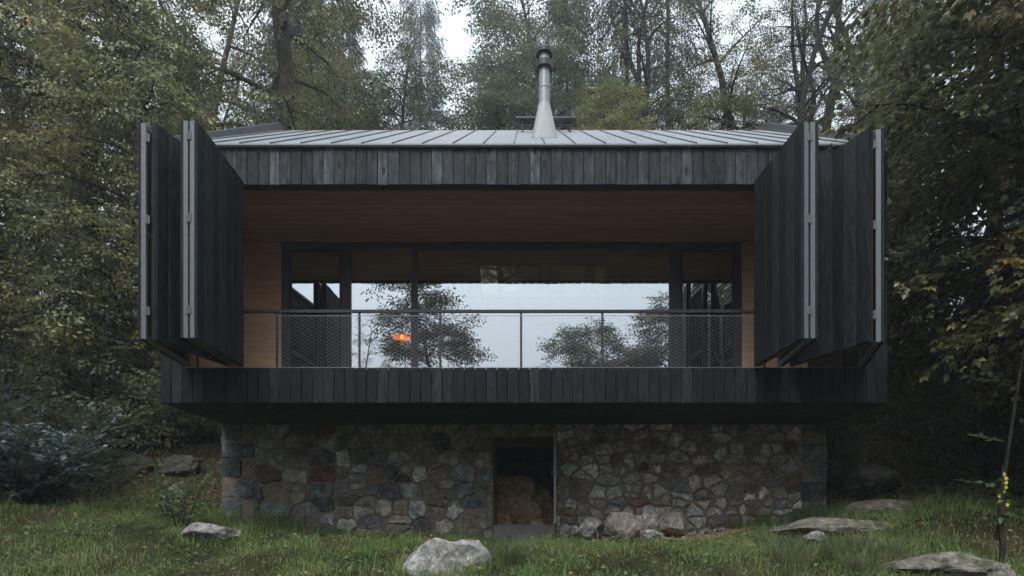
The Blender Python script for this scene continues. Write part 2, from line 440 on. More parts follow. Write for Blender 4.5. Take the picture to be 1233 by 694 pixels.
b = MB(); boards(b, -HX+.03, HX-.03, 1.93, EZ-.08, y=2*RY-.05); b.box(-HX+.15, HX-.15, 2*RY-.15, 2*RY-.06, 1.93, EZ-.1); b.build('rear_wall', M['board'], cabin, OFF)

# roof: front slope, rear slope with openings for the roof windows
def slope_pt(x, y, up=0.0):
    f = y if y <= RY else 2*RY - y
    nx = -SLOPE if y <= RY else SLOPE
    L = math.hypot(1, SLOPE)
    return (x, y + nx*up/L, EZ + SLOPE*f + up/L)
def slab(mb, x0, x1, y0, y1, t=.09, up=0.0):
    top = [slope_pt(x0,y0,up), slope_pt(x1,y0,up), slope_pt(x1,y1-1e-6 if y0 < RY else y1,up), slope_pt(x0,y1-1e-6 if y0 < RY else y1,up)]
    bot = [(p[0], p[1], p[2]-t) for p in top]
    mb.faces(bot+top, [(0,3,2,1),(4,5,6,7),(0,1,5,4),(1,2,6,5),(2,3,7,6),(3,0,4,7)])
b = MB()
slab(b, -HX+.03, HX-.03, -.05, RY-.001, .022)
seam0 = (655.5-631)/80; pitch = .4555
x = seam0 - pitch*13
while x < HX-.1:
    if x > -HX+.1:
        p0, p1 = Vector(slope_pt(x, -.052)), Vector(slope_pt(x, RY-.02))
        n = Vector((0, -SLOPE, 1)).normalized()
        w = .0055
        q = []
        for p in (p0, p1):
            q += [p+Vector((-w,0,0)), p+Vector((w,0,0)), p+Vector((w,0,0))+n*.018, p+Vector((-w,0,0))+n*.018]
        b.faces([tuple(v) for v in q], [(0,1,2,3),(4,7,6,5),(0,4,5,1),(1,5,6,2),(2,6,7,3),(3,7,4,0)], 1)  # seams take the dark flashing colour to stand for their shaded sides
    x += pitch
holes = [(-1.18, .43), (.73, 1.64), (1.9, 2.25)]
ya, yb = 6.45, 7.15
xs = [-HX+.03] + [v for h in holes for v in h] + [HX-.03]
slab(b, -HX+.03, HX-.03, RY+.001, ya); slab(b, -HX+.03, HX-.03, yb, 2*RY+.05)
for i in range(0, len(xs), 2): slab(b, xs[i], xs[i+1], ya+.001, yb-.001)
b.build('roof', [M['roof'], M['verge']], cabin, OFF)
b = MB(); b.box(-HX+.03, HX-.03, -.040, -.004, EZ-.075, EZ-.030); b.build('eave_flashing', M['verge'], cabin, OFF)
for s in (-1, 1):
    b = MB()
    x0, x1 = sorted((s*(HX-.028), s*(HX+.03)))
    pr = [(-.06,EZ-.09),(-.06,EZ+.03),(RY,RZ+.175),(2*RY+.06,EZ+.03),(2*RY+.06,EZ-.09),(RY,RZ-.05)]
    b.faces([(x0,y,z) for y,z in pr]+[(x1,y,z) for y,z in pr], [(0,5,2,1),(5,4,3,2),(6,7,8,11),(11,8,9,10)]+[(i,(i+1)%6,(i+1)%6+6,i+6) for i in range(6)])
    b.build('verge_flashing', M['verge'], cabin, OFF)

# chimney
cx, cy = .36, 1.52
b = MB()
rings = []
z_lo, z_hi = EZ + SLOPE*1.26 - .02, 7.52
for k in range(9):
    t = k/8
    ring = []
    for j in range(24):
        a = 2*math.pi*j/24 + math.pi/24
        ca, sa = math.cos(a), math.sin(a)
        sq = 1/max(abs(ca), abs(sa))
        e = t
        r_x = (.225*(sq)*(1-e) + .105*e); r_y = (.235*(sq)*(1-e) + .105*e)
        px_, py_ = cx + ca*r_x, cy + sa*r_y
        zb = EZ + SLOPE*py_ + .004
        z = zb + (z_hi - zb)*t
        ring.append((px_, py_, z))
    rings.append(ring)
for r_ in rings: b.v += r_
for k in range(8):
    for j in range(24):
        b.f.append((k*24+j, k*24+(j+1)%24, (k+1)*24+(j+1)%24, (k+1)*24+j)); b.m.append(0); b.c.append(None)
chim = b.build('chimney', M['flue_cone'], cabin, OFF, True)
def chim_part(name, prof, mat):
    b = MB(); b.lathe(prof, 28, (cx, cy, 0)); return b.build(name, mat, chim, OFF, False)
chim.location = (0, 0, 0)
chim_part('flue_pipe', [(.101,7.45),(.101,7.79),(.108,7.795),(.108,7.835),(.097,7.84),(.097,8.44),(.085,8.44),(.085,7.6)], M['flue'])
chim_part('cowl_ring', [(.10,8.17),(.150,8.15),(.152,8.25),(.135,8.27),(.10,8.27)], M['steel_dark'])
chim_part('cowl_ring', [(.10,8.42),(.148,8.40),(.150,8.475),(.13,8.50),(.0,8.52)], M['steel_dark'])
b = MB()
xa, xb = -.17, 1.10
y0, y1, zw = 3.24, 3.50, 8.60
b.box(xa, xb, y0, y0+.012, zw-.035, zw+.01); b.box(xa, xb, y1-.012, y1, zw-.035, zw+.01)
n = 44
for i in range(n+1):
    x = xa + .006 + (xb - xa - .012)*i/n
    b.box(x-.0085, x+.0085, y0+.0125, y1-.0125, zw-.03, zw)
for k in range(1, 4):
    y = y0 + (y1-y0)*k/4
    b.box(xa+.013, xb-.013, y-.012, y+.012, zw+.001, zw+.008)
walk = b.build('roof_walkway', M['steel_dark'], cabin, OFF)
for x in (-.03, .96):
    b = MB(); b.tube([(x, 3.3, EZ+SLOPE*3.3), (x, 3.3, zw-.036)], .012, 6); b.tube([(x, 3.46, EZ+SLOPE*3.46), (x, 3.46, zw-.036)], .012, 6)
    b.tube([(x,3.12,EZ+SLOPE*3.12+.02),(x,3.56,EZ+SLOPE*3.56+.02)], .014, 6)
    b.build('bracket', M['steel_dark'], walk, OFF)

# loggia back wall and glazing
b = MB(); b.box(-5.125, -4.385, LD, LD+.12, 2.39, Z1-.012); b.build('loggia_back_wall', M['ply'], cabin, OFF)
b = MB(); b.box(3.935, 5.125, LD, LD+.12, 2.39, Z1-.012); b.build('loggia_back_wall', M['ply'], cabin, OFF)
b = MB(); b.box(-4.383, 3.933, LD+.14, LD+.24, 5.155, Z1+.05); b.build('window_header', M['wood_dark'], cabin, OFF)
b = MB()
FB, FT = 2.392, 5.152
for x0, x1 in ((-4.38,-4.245),(-3.30,-3.135),(-2.04,-1.925),(2.63,2.83),(3.81,3.93)):
    b.box(x0, x1, LD-.012, LD+.11, FB, FT)
for x0, x1 in ((-4.243,-3.302),(-3.133,-2.042),(-1.923,2.628),(2.832,3.808)):
    b.box(x0, x1, LD-.008, LD+.105, FT-.10, FT-.001); b.box(x0, x1, LD-.008, LD+.105, FB+.001, FB+.10)
win = b.build('window_frame', M['frame_dark'], cabin, OFF)
for x0, x1 in ((-4.241,-3.304),(2.834,3.806)):   # rims of the two door leaves
    b = MB()
    b.box(x0, x0+.035, LD+.01, LD+.09, FB+.102, FT-.102); b.box(x1-.035, x1, LD+.01, LD+.09, FB+.102, FT-.102)
    b.box(x0+.0351, x1-.0351, LD+.011, LD+.089, FT-.135, FT-.103)
    b.build('door_sash', M['black'], win, OFF)
for x0, x1 in ((-4.243,-3.302),(-3.133,-2.042),(-1.923,2.628),(2.832,3.808)):
    b = MB(); b.box(x0+.002, x1-.002, LD+.030, LD+.048, FB+.102, FT-.102, mats=[1,1,0,1,1,1])
    b.build('pane', [M['glass'], M['glass_in']], win, OFF)
b = MB(); b.bbox(3.70, 3.73, LD-.06, LD-.035, 3.25, 3.45); b.box(3.705, 3.725, LD-.035, LD+.012, 3.33, 3.36); b.build('door_handle', M['steel_dark'], win, OFF)

# the room behind
b = MB()
b.box(-5.3, -1.3, LD+.25, 7.9, 5.165, 5.21); b.box(2.1, 5.3, LD+.25, 7.9, 5.165, 5.21); b.box(-1.299, 2.099, LD+.25, LD+.42, 5.165, 5.21); b.box(-1.299, 2.099, 7.3, 7.9, 5.165, 5.21)
b.build('room_ceiling', M['wood_dark'], cabin, OFF)
for s, x in ((-1, -1.3), (1, 2.1)):
    b = MB()
    x0, x1 = sorted((x, x + s*.05))
    pr = [(LD+.42,5.211),(7.3,5.211),(7.3,EZ+.0),(RY,RZ-.2),(LD+.42,EZ+SLOPE*(LD+.42)-.15)]
    b.faces([(x0,y,z) for y,z in pr]+[(x1,y,z) for y,z in pr], [(4,3,2,1,0),(5,6,7,8,9)]+[(i,(i+1)%5,(i+1)%5+5,i+5) for i in range(5)])
    b.build('roof_void_lining', M['black'], cabin, OFF)
b = MB(); b.box(-5.2, 5.2, 5.6, 5.7, 2.39, 5.16); b.build('room_partition', M['wood_dark'], cabin, OFF)
# roof windows
for x0, x1 in holes:
    b = MB(); slab(b, x0-.04, x1+.04, ya-.04, ya+.001, .13, .03); slab(b, x0-.04, x1+.04, yb-.001, yb+.04, .13, .03)
    slab(b, x0-.04, x0+.001, ya+.001, yb-.001, .13, .03); slab(b, x1-.001, x1+.04, ya+.001, yb-.001, .13, .03)
    rw = b.build('roof_window', M['frame_dark'], cabin, OFF)
    b = MB(); slab(b, x0+.002, x1-.002, ya+.002, yb-.002, .02, -.01); b.build('pane', M['glass_in'], rw, OFF)

# railing
RZt = 3.2875
b = MB(); b.bbox(-5.12, 5.12, .045, .085, RZt-.022, RZt+.018); rail = b.build('railing', M['steel_dark'], cabin, OFF)
post_x = [(p-631)/80*1.006 for p in (333, 432.5, 530, 627.5, 725.5, 823.5, 921)] + [-4.95, 4.85]
for x in post_x:
    b = MB(); b.bbox(x-.017, x+.017, .055, .075, 2.386, RZt-.022, .004); b.build('post', M['steel_dark'], rail, OFF)
b = MB()
zt, zb, yy = 3.215, 2.43, .052
for z in (zt, zb): b.tube([(-5.11, yy, z), (5.11, yy, z)], .004, 5)
cw, chh = .105, .056
rows = int((zt-zb)/chh*2); hh = (zt-zb)/rows
ncol = int(10.2/(cw/2))
for i in range(ncol):
    pts = []
    for r_ in range(rows+1):
        o = (r_ + i) % 2
        sag = .004*math.sin(i*.33) + .003*math.sin(i*.11+1)
        pts.append((-5.1 + (i + o)*cw/2 + (.004 if not o else -.004), yy, zt - r_*hh + sag*math.sin(math.pi*r_/rows)))
    b.tube(pts, .0019, 3, cap=False)
b.build('cable_net', M['wire'], rail, OFF)

# folding shutters
SZ0, SZ1 = 2.425, 5.19
def shutter(A, F, side, label=None, fm='steel'):
    """leaf from apex A to foot F (plan), boards on the right (+1) or left (-1) seen from outside"""
    A, F = Vector((*A, 0)), Vector((*F, 0))
    L = (F - A).length
    ex = (F - A).normalized(); ey = Vector((-ex.y, ex.x, 0))    # ey points left of travel (towards -x when ex=+y)
    Mt = Matrix(((ex.x, ey.x, 0, A.x), (ex.y, ey.y, 0, A.y), (0,0,1,0), (0,0,0,1)))
    s = -side                                                   # +y local is towards -x world
    b = MB()
    n = 7; w = L/n
    for i in range(n):
        d = rng.uniform(-.004, .004); y0, y1 = sorted((s*.030, s*(.068 + d)))
        b.bbox(i*w+.003 - (.0 if i else -.0), (i+1)*w-.003, y0, y1, SZ0+rng.uniform(-.006,.002), SZ1+rng.uniform(-.004,.004), .005)
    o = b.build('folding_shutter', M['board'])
    o.parent = cabin
    o.matrix_local = Matrix.Translation((-OFF[0], -OFF[1], -OFF[2])) @ Mt
    if label: o['label'] = label
    b = MB(); h = .028
    b.box(0, .05, -h, h, SZ0, SZ1); b.box(L-.05, L, -h, h, SZ0, SZ1)
    b.box(.051, L-.051, -h+.001, h-.001, SZ0, SZ0+.05); b.box(.051, L-.051, -h+.001, h-.001, SZ1-.05, SZ1)
    b.box(.051, L-.051, -h+.004, h-.004, (SZ0+SZ1)/2-.025, (SZ0+SZ1)/2+.025)
    b.build('frame', M[fm], o)
    b = MB(); y0, y1 = sorted((s*.012, s*.0285)); b.box(.052, L-.052, y0, y1, SZ0+.051, SZ1-.051); b.build('backing_panel', M['black'], o)
    return o, Mt
def hinges(o, x, y):
    for z in (2.78, 3.95, 5.0):
        b = MB(); b.tube([(x, y, z-.06), (x, y, z-.02)], .011, 8); b.tube([(x, y, z-.018), (x, y, z+.018)], .011, 8); b.tube([(x, y, z+.02), (x, y, z+.06)], .011, 8)
        b.box(x-.004, x+.003, y-.03, y+.03, z-.05, z+.05)
        b.build('hinge', M['verge'], o)
K = 1.1456
s1,_ = shutter((-4.875,-1.085*K), (-5.04,-.02), -1)
s2,_ = shutter((-4.775,-1.055*K), (-4.44,-.02), 1, fm='steel_dark'); hinges(s1, -.008, -.05)  # dark frame colour stands for the shadow gap at the fold
s3,_ = shutter((-4.312,-1.117*K), (-4.355,-.02), -1)
s4,_ = shutter((-4.230,-1.117*K), (-4.272,-.02), 1); hinges(s3, -.008, -.041)
t4,_ = shutter((3.608,-1.10*K), (3.515,-.02), -1)
t3,_ = shutter((3.690,-1.10*K), (3.83,-.02), 1); hinges(t3, -.008, .041)
t2,_ = shutter((4.525,-.985*K), (4.03,-.02), -1, fm='steel_dark')  # shadow at this fold is likewise put into the frame colour
t1,_ = shutter((4.612,-.985*K), (5.06,-.02), 1); hinges(t1, -.008, .047)

# ------------------------------------------------------------------ rubble stone base
def clip(poly, n, d):
    out = []
    for i in range(len(poly)):
        p, q = poly[i], poly[(i+1) % len(poly)]
        a, c = p[0]*n[0]+p[1]*n[1]-d, q[0]*n[0]+q[1]*n[1]-d
        if a <= 0: out.append(p)
        if a*c < 0:
            t = a/(a-c); out.append((p[0]+t*(q[0]-p[0]), p[1]+t*(q[1]-p[1])))
    return out
def cells(x0, x1, z0, z1, size, asp, jit, rg):
    """irregular coursed rubble: voronoi cells of jittered courses, in stretched space"""
    sites = []
    z = z0
    while z < z1:
        h = size*rg.uniform(.6, 1.45)
        h = min(h, z1 - z) if z1 - z > size*.4 else z1 - z
        x = x0 - rg.uniform(0, size)
        while x < x1 + size:
            w = size*asp*rg.uniform(.55, 1.7)
            if rg.random() < .18 and h > size*.8:
                sites += [(x+w/2, z+h*.28), (x+w/2+rg.uniform(-.05,.05), z+h*.75)]
            else:
                sites.append((x + w/2 + rg.uniform(-jit,jit)*w, z + h/2 + rg.uniform(-jit,jit)*h))
            x += w
        z += h
    out = []
    k = 1.25
    S_ = [(a, c*k) for a, c in sites]
    for i, (a, c) in enumerate(S_):
        p = [(x0,z0*k),(x1,z0*k),(x1,z1*k),(x0,z1*k)]
        for j, (e, f) in enumerate(S_):
            if i == j or abs(e-a) > 1.6 or abs(f-c) > 1.6: continue
            nx, nz = e-a, f-c
            p = clip(p, (nx, nz), (e*e+f*f-a*a-c*c)/2)
            if len(p) < 3: break
        if len(p) >= 3: out.append([(x, zz/k) for x, zz in p])
    return out
def stone(mb, poly, y, rg, col, gap):
    A = sum(poly[i][0]*poly[(i+1)%len(poly)][1]-poly[(i+1)%len(poly)][0]*poly[i][1] for i in range(len(poly)))/2
    if abs(A) < .004: return
    if A < 0: poly = poly[::-1]
    cx_ = sum(p[0] for p in poly)/len(poly); cz_ = sum(p[1] for p in poly)/len(poly)
    # round the corners, resample the outline, let it wander
    q = []
    for i in range(len(poly)):
        p, r_ = poly[i], poly[(i+1) % len(poly)]
        for t in (.07, .93): q.append((p[0]+t*(r_[0]-p[0]), p[1]+t*(r_[1]-p[1])))
    pts = []
    for i in range(len(q)):
        p, r_ = q[i], q[(i+1) % len(q)]
        n_ = max(1, int(math.hypot(r_[0]-p[0], r_[1]-p[1])/.045))
        for k in range(n_):
            x, z = p[0]+(r_[0]-p[0])*k/n_, p[1]+(r_[1]-p[1])*k/n_
            dx, dz = x-cx_, z-cz_; L = math.hypot(dx, dz)+1e-9
            w_ = .024*mnoise.noise((x*8, z*8, cx_*7)) + .013*mnoise.noise((x*23, z*23, cx_*7)) - .004
            pts.append((x+dx/L*w_, z+dz/L*w_))
    R_ = math.sqrt(abs(A)/math.pi)
    def ring(sh, wob):
        o = []
        for i, (x, z) in enumerate(pts):
            dx, dz = x-cx_, z-cz_; L = math.hypot(dx, dz) + 1e-9
            f = max(.1, (L - sh)/L) * (1 + wob*(mnoise.noise((x*6, z*6, y*3))))
            o.append((cx_+dx*f, cz_+dz*f))
        return o
    prot = rg.uniform(.004, .042)
    tx, tz = rg.uniform(-.10,.10), rg.uniform(-.10,.10)
    r0, r1, r2, r3 = ring(gap, .10), ring(gap+.004, .10), ring(gap+.02, .10), ring(gap+.02+R_*.35, .12)
    def yy_(x, z, d): return y - d + tx*(x-cx_) + tz*(z-cz_) + .02*mnoise.noise((x*5, z*5, 3.3))
    V = [(x, y+.06, z) for x, z in r0] + [(x, yy_(x,z,prot*.45), z) for x, z in r1] + [(x, yy_(x,z,prot*.9), z) for x, z in r2] + [(x, yy_(x,z,prot), z) for x, z in r3]
    n = len(pts); F = []
    for k in range(3):
        for i in range(n): F.append((k*n+i, k*n+(i+1)%n, (k+1)*n+(i+1)%n, (k+1)*n+i))
    V.append((cx_, yy_(cx_,cz_,prot*1.04), cz_))
    for i in range(n): F.append((3*n+i, 3*n+(i+1)%n, len(V)-1))
    mb.col = col
    mb.faces(V, F, 1)
    mb.col = None
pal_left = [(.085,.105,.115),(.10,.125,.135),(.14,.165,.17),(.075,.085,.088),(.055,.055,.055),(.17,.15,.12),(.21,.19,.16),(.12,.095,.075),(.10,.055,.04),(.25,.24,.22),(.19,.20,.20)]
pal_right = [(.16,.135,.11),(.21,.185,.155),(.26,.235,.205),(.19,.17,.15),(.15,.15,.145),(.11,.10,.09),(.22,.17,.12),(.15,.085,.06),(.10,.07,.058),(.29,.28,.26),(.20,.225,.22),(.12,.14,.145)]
rg = random.Random(11)
DX0, DX1, DZ0, DZ1 = -.56, .575, -.14, 1.60
top = 1.88
b = MB()
def fill(x0, x1, z0, z1, size, asp, jit, pal, gap, va=.6, vb=1.2):
    for c in cells(x0, x1, z0, z1, size, asp, jit, rg):
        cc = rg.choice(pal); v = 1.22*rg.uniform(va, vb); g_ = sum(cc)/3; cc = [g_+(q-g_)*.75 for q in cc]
        stone(b, c, LD, rg, (cc[0]*v, cc[1]*v, cc[2]*v, 1), gap*rg.uniform(.6, 1.6))
def quoins(x0, x1):
    z = -.5; k = 0
    while z < top - .05:
        h = min(rg.uniform(.26, .42), top - z); w = (x1-x0)*(1 if k % 2 else .62)
        cc = rg.choice(pal_left[:4]); v = rg.uniform(.75, 1.25); g_ = sum(cc)/3; cc = [g_+(q-g_)*.6 for q in cc]
        xa_, xb_ = (x0, x0+w) if x0 < 0 else (x1-w, x1)
        stone(b, [(xa_,z),(xb_,z),(xb_,z+h),(xa_,z+h)], LD, rg, (cc[0]*v,cc[1]*v,cc[2]*v,1), .008)
        z += h; k += 1
quoins(-HX, -HX+.62)
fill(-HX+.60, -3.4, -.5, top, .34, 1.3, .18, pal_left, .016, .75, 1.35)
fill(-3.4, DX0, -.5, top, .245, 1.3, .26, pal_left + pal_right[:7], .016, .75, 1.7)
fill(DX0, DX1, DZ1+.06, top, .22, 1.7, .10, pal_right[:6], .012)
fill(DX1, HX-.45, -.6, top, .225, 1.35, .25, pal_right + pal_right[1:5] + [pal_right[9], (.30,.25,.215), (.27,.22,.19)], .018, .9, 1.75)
quoins(HX-.47, HX)
yb_ = LD + .001
b.box(-HX+.02, DX0-.002, yb_, LD+.5, -.9, top-.003); b.box(DX1+.002, HX-.02, yb_, LD+.5, -.9, top-.003); b.box(DX0, DX1, yb_+.001, LD+.499, DZ1+.05, top-.004)
for s in (-1, 1):
    x0, x1 = sorted((s*(HX-.02), s*(HX-.5))); b.box(x0, x1, LD+.501, LD+6.2, -.9, top-.004)
b.box(-HX+.5, HX-.5, LD+5.6, LD+6.2, -.9, top-.004)
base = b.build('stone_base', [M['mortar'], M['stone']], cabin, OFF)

# cellar door
b = MB()
b.box(DX0, DX0+.045, LD+.02, LD+.16, DZ0+.20, DZ1+.045); b.box(DX1-.045, DX1, LD+.02, LD+.16, DZ0+.20, DZ1+.045); b.box(DX0+.046, DX1-.046, LD+.02, LD+.16, DZ1-.02, DZ1+.044)
b.box(DX0+.046, DX1-.046, LD+.10, LD+.16, DZ1-.13, DZ1-.022)
df = b.build('cellar_door_frame', M['wood_dark'], cabin, OFF)
b = MB(); b.box(DX0+.01, DX1-.01, LD-.03, LD+.45, -.45, .058); b.build('cellar_threshold', plain_mat('grey violet threshold slab', (.15,.135,.14), .7), cabin, OFF)
b = MB()
hx, hy = DX1-.02, LD-.035
ex, ey = -.047, -.86
Ld = math.hypot(ex, ey)
ux = Vector((ex/Ld, ey/Ld, 0)); uy = Vector((-ux.y, ux.x, 0))
Md = Matrix(((ux.x, uy.x, 0, hx), (ux.y, uy.y, 0, hy), (0,0,1,0), (0,0,0,1)))
za, zb2 = .075, DZ1-.03
for a, c in ((0, .06), (Ld-.06, Ld)): b.box(a, c, -.017, .017, za, zb2, M=Md)
for a, c in ((za, za+.09), (zb2-.07, zb2)): b.box(.061, Ld-.061, -.016, .016, a, c, M=Md)
dl = b.build('cellar_door', M['verge'], cabin, OFF)
b = MB(); b.box(.062, Ld-.062, -.006, .006, za+.091, zb2-.071, M=Md); b.build('glass_panel', M['black'], dl, OFF)
b = MB()
for s in (-1, 1): b.tube([Md @ Vector((Ld-.035, s*.022, .92)), Md @ Vector((Ld-.035, s*.065, .92)), Md @ Vector((Ld-.15, s*.065, .92))], .009, 8)
b.build('handle', M['steel'], dl, OFF)

# pendant lamp in the room (a thing of its own, hanging from the ceiling)
lx, ly, lz = -2.72, 4.0, 4.235
lamp = empty('pendant_lamp', (lx, ly, lz)); tag(lamp, 'glowing orange pendant lamp hanging inside behind the window', 'lamp')
b = MB(); b.lathe([(.03,.23),(.05,.22),(.09,.16),(.20,.06),(.225,.0),(.215,.0),(.19,.055),(.08,.15),(.03,.2)], 28); b.build('lamp_shade', M['shade'], lamp, smooth=True)
b = MB(); b.lathe([(0,-.03),(.03,-.022),(.045,.01),(.035,.04),(.02,.07),(.018,.10),(0,.10)], 16); b.build('bulb', M['bulb'], lamp, smooth=True)
b = MB(); b.tube([(0,0,.2),(0,0,5.163-lz)], .006, 6); b.build('cord', M['black'], lamp)
pl = bpy.data.lights.new('pendant_glow', 'POINT'); pl.energy = 7; pl.color = (1.0,.5,.18); pl.shadow_soft_size = .06
po = link(bpy.data.objects.new('pendant_glow', pl)); po.location = (lx, ly, lz-.1)
# ------------------------------------------------------------------ terrain
def sstep(a, b, x):
    t = np.clip((x-a)/(b-a), 0, 1); return t*t*(3-2*t)
PY = np.array([-400,-120,-60,-30,-15,-8.34,-5,-3,-1.5,0,1.67,2.5,6,20,44,60,120,400], float)
PZ_ = np.array([-16,-15,-12,-7,-3.2,-1.60,-1.10,-.76,-.50,-.31,-.22,.10,1.7,8.3,18.5,21,23,24], float)
def terrain(x, y):
    x = np.asarray(x, float); y = np.asarray(y, float)
    z = np.interp(y, PY, PZ_)
    bumpz = (.13*sstep(.9, 2.6, np.abs(x)) + .50*sstep(3.4, 8.0, np.abs(x)) + .12*sstep(3.2,6,x))*sstep(-3.5, 1.2, y)
    bank = .5*sstep(9, 20, np.abs(x))*sstep(-4, 3, y)
    n = .05*np.sin(1.7*x+.6*y)*np.cos(1.1*y-.4*x) + .03*np.sin(3.9*x-1.3*y+1) + .22*np.sin(.45*x+.8)*np.cos(.37*y+.4)*sstep(2.5, 9, y)
    z = z + bumpz + bank + n
    # cut level under the house
    inside = sstep(5.65, 5.35, np.abs(x))*sstep(1.5, 1.95, y)*sstep(8.6, 7.6, y)
    return z*(1-inside) + (-.16)*inside
def T(x, y): return float(terrain(x, y))
def axis(a, b, fine, coarse):
    v = list(np.arange(-fine_r, fine_r+1e-6, fine)); return v
gx = np.unique(np.concatenate([np.arange(-13,13.01,.16), np.arange(-40,-13,1.0), np.arange(13,40.1,1.0), [-400,-300,-220,-160,-110,-75,-55,55,75,110,160,220,300,400]]))
gy = np.unique(np.concatenate([np.arange(-5,10.01,.16), np.arange(-30,-5,.8), np.arange(10,60,1.0), [-400,-300,-200,-140,-100,-70,-50,-40,65,80,100,130,180,250,400]]))
X, Y = np.meshgrid(gx, gy)
Z = terrain(X, Y)
nx_, ny_ = len(gx), len(gy)
V = np.stack([X.ravel(), Y.ravel(), Z.ravel()], 1)
idx = np.arange(nx_*ny_).reshape(ny_, nx_)
Q = np.stack([idx[:-1,:-1], idx[:-1,1:], idx[1:,1:], idx[1:,:-1]], -1).reshape(-1, 4)
me = bpy.data.meshes.new('ground'); me.from_pydata(V.tolist(), [], Q.tolist()); me.materials.append(M['ground'])
me.polygons.foreach_set('use_smooth', [True]*len(me.polygons))
go = link(bpy.data.objects.new('ground', me)); tag(go, kind='structure')

# ------------------------------------------------------------------ rocks
import bmesh
def rock(name, c, size, seed, mat, label, cat='rock', group=None, cuts=9, rough=.12, rot=0.0, sub=4):
    rg = random.Random(seed)
    bm = bmesh.new(); bmesh.ops.create_icosphere(bm, subdivisions=sub, radius=1)
    planes = []
    for i in range(cuts):
        n = Vector((rg.gauss(0,1), rg.gauss(0,1), rg.gauss(0,.8))).normalized(); planes.append((n, rg.uniform(.55, .85)))
    off = Vector((seed*3.1, seed*1.7, 0))
    for v in bm.verts:
        p = v.co.copy()
        for n, d in planes:
            t = p.dot(n)
            if t > d: p -= n*(t-d)*.93
        q = p*1.6 + off
        f = mnoise.fractal(q, 1.0, 2.1, 5)
        p *= 1 + rough*f
        ridge = 1-abs(mnoise.noise(q*2.2)); p *= 1 - .05*ridge**3
        v.co = Vector((p.x*size[0], p.y*size[1], p.z*size[2]))
    me = bpy.data.meshes.new(name); bm.to_mesh(me); bm.free(); me.materials.append(mat)
    o = link(bpy.data.objects.new(name, me)); o.location = c; o.rotation_euler = (0,0,rot)
    tag(o, label, cat, group); return o
rock('boulder', (-.90,-1.6,-.57), (.58,.44,.46), 3, M['rock'], 'pale grey granite boulder in the grass in front of the cellar door', 'boulder', cuts=13, rough=.2, rot=.3)
rock('rock', (-4.55,-.25,-.10), (.40,.28,.22), 8, M['rock'], 'pale tilted rock on the grass below the left end of the stone base', rot=.6)
rock('slab_rock', (4.75,.15,-.02), (1.02,.5,.20), 14, M['rock_flat'], 'long flat lichen covered slab in the grass, longest of the flat rocks', cuts=6, rot=.1)
rock('slab_rock', (6.15,1.25,.30), (.80,.45,.20), 17, M['rock_flat'], 'flat weathered rock farthest up the bank beside the right end of the wall', cuts=6, rot=-.15)
rock('slab_rock', (4.80,-1.75,-.51), (.80,.55,.26), 21, M['rock_flat'], 'sloping grey rock at the lower edge of the grass, nearest of the flat rocks', rough=.26, cuts=9, rot=-.5)
rock('slab_rock', (4.15,-.42,-.14), (.17,.14,.11), 25, M['rock'], 'small pale stone half hidden by long grass left of the flat slab', cuts=8)
rock('slab_rock', (4.72,-.55,-.17), (.19,.14,.10), 26, M['rock_flat'], 'small brownish stone in the long grass under the flat slab', cuts=8)
rock('wall_rubble', (1.74,1.08,.02), (.40,.26,.33), 31, M['rock_tan'], 'largest brown block leaning on the wall right of the cellar door', 'rubble', cuts=10, rot=.35)
rock('wall_rubble', (2.17,1.25,.12), (.27,.22,.27), 32, M['rock'], 'upright grey block behind the largest brown block at the wall', 'rubble', cuts=9)
rock('wall_rubble', (2.58,1.18,.06), (.33,.24,.22), 33, M['rock_tan'], 'low brown block at the right end of the rubble row', 'rubble', cuts=9, rot=.2)
rock('wall_rubble', (1.16,1.30,.0), (.26,.2,.19), 34, M['rock'], 'grey block between the cellar door and the largest brown block', 'rubble', cuts=9, rot=.5)
rock('wall_rubble', (2.12,.92,-.12), (.26,.16,.10), 35, M['rock'], 'flat grey chip in front of the upright grey block', 'rubble', cuts=9, rot=.1)
rock('wall_rubble', (.72,1.45,-.06), (.12,.12,.14), 36, M['rock'], 'small grey block right beside the cellar threshold', 'rubble', cuts=9)
rgc = random.Random(77)
for i in range(22):
    x = rgc.uniform(1.0, 3.5); y = rgc.uniform(1.05, 1.55); s = rgc.uniform(.03,.085)
    rock('stone_chip', (x, y, T(x,y)+s*.35), (s*1.3,s,s*.7), 100+i, M['rock'] if rgc.random() < .7 else M['rock_tan'], 'small loose stone chip at the foot of the wall right of the door', 'stone chip', 'loose stone chips below the wall', rot=rgc.uniform(0,3), sub=2)
rock('rock_outcrop', (6.28,2.75,1.35), (.50,.6,.85), 41, M['rock_dark'], 'tall dark rock outcrop against the right corner of the stone base', cuts=12, rough=.22)
rock('rock_outcrop', (6.45,2.05,.85), (.62,.45,.36), 42, M['rock_dark'], 'mossy brown rock below the tall dark outcrop on the right', cuts=10, rough=.18)
rock('rock_outcrop', (-8.35,3.6,1.25), (.62,.5,.36), 43, M['rock_dark'], 'dark rock on the left bank, left one of the pair', cuts=11, rough=.2)
rock('rock_outcrop', (-7.35,3.6,1.28), (.55,.5,.32), 44, M['rock_dark'], 'dark layered rock on the left bank, right one of the pair', cuts=11, rough=.22)
rock('rock_outcrop', (9.3,1.2,.62), (.8,.5,.30), 45, M['rock_dark'], 'dark rock in the shade right of the flat weathered rock', cuts=10, rough=.18)
rock('cellar_boulder', (-.35,3.05,.25), (1.5,.62,1.12), 51, M['rock_warm_lit'], 'big warm lit tan boulder inside the cellar behind the doorway', 'boulder', cuts=16, rough=.28, rot=.15)
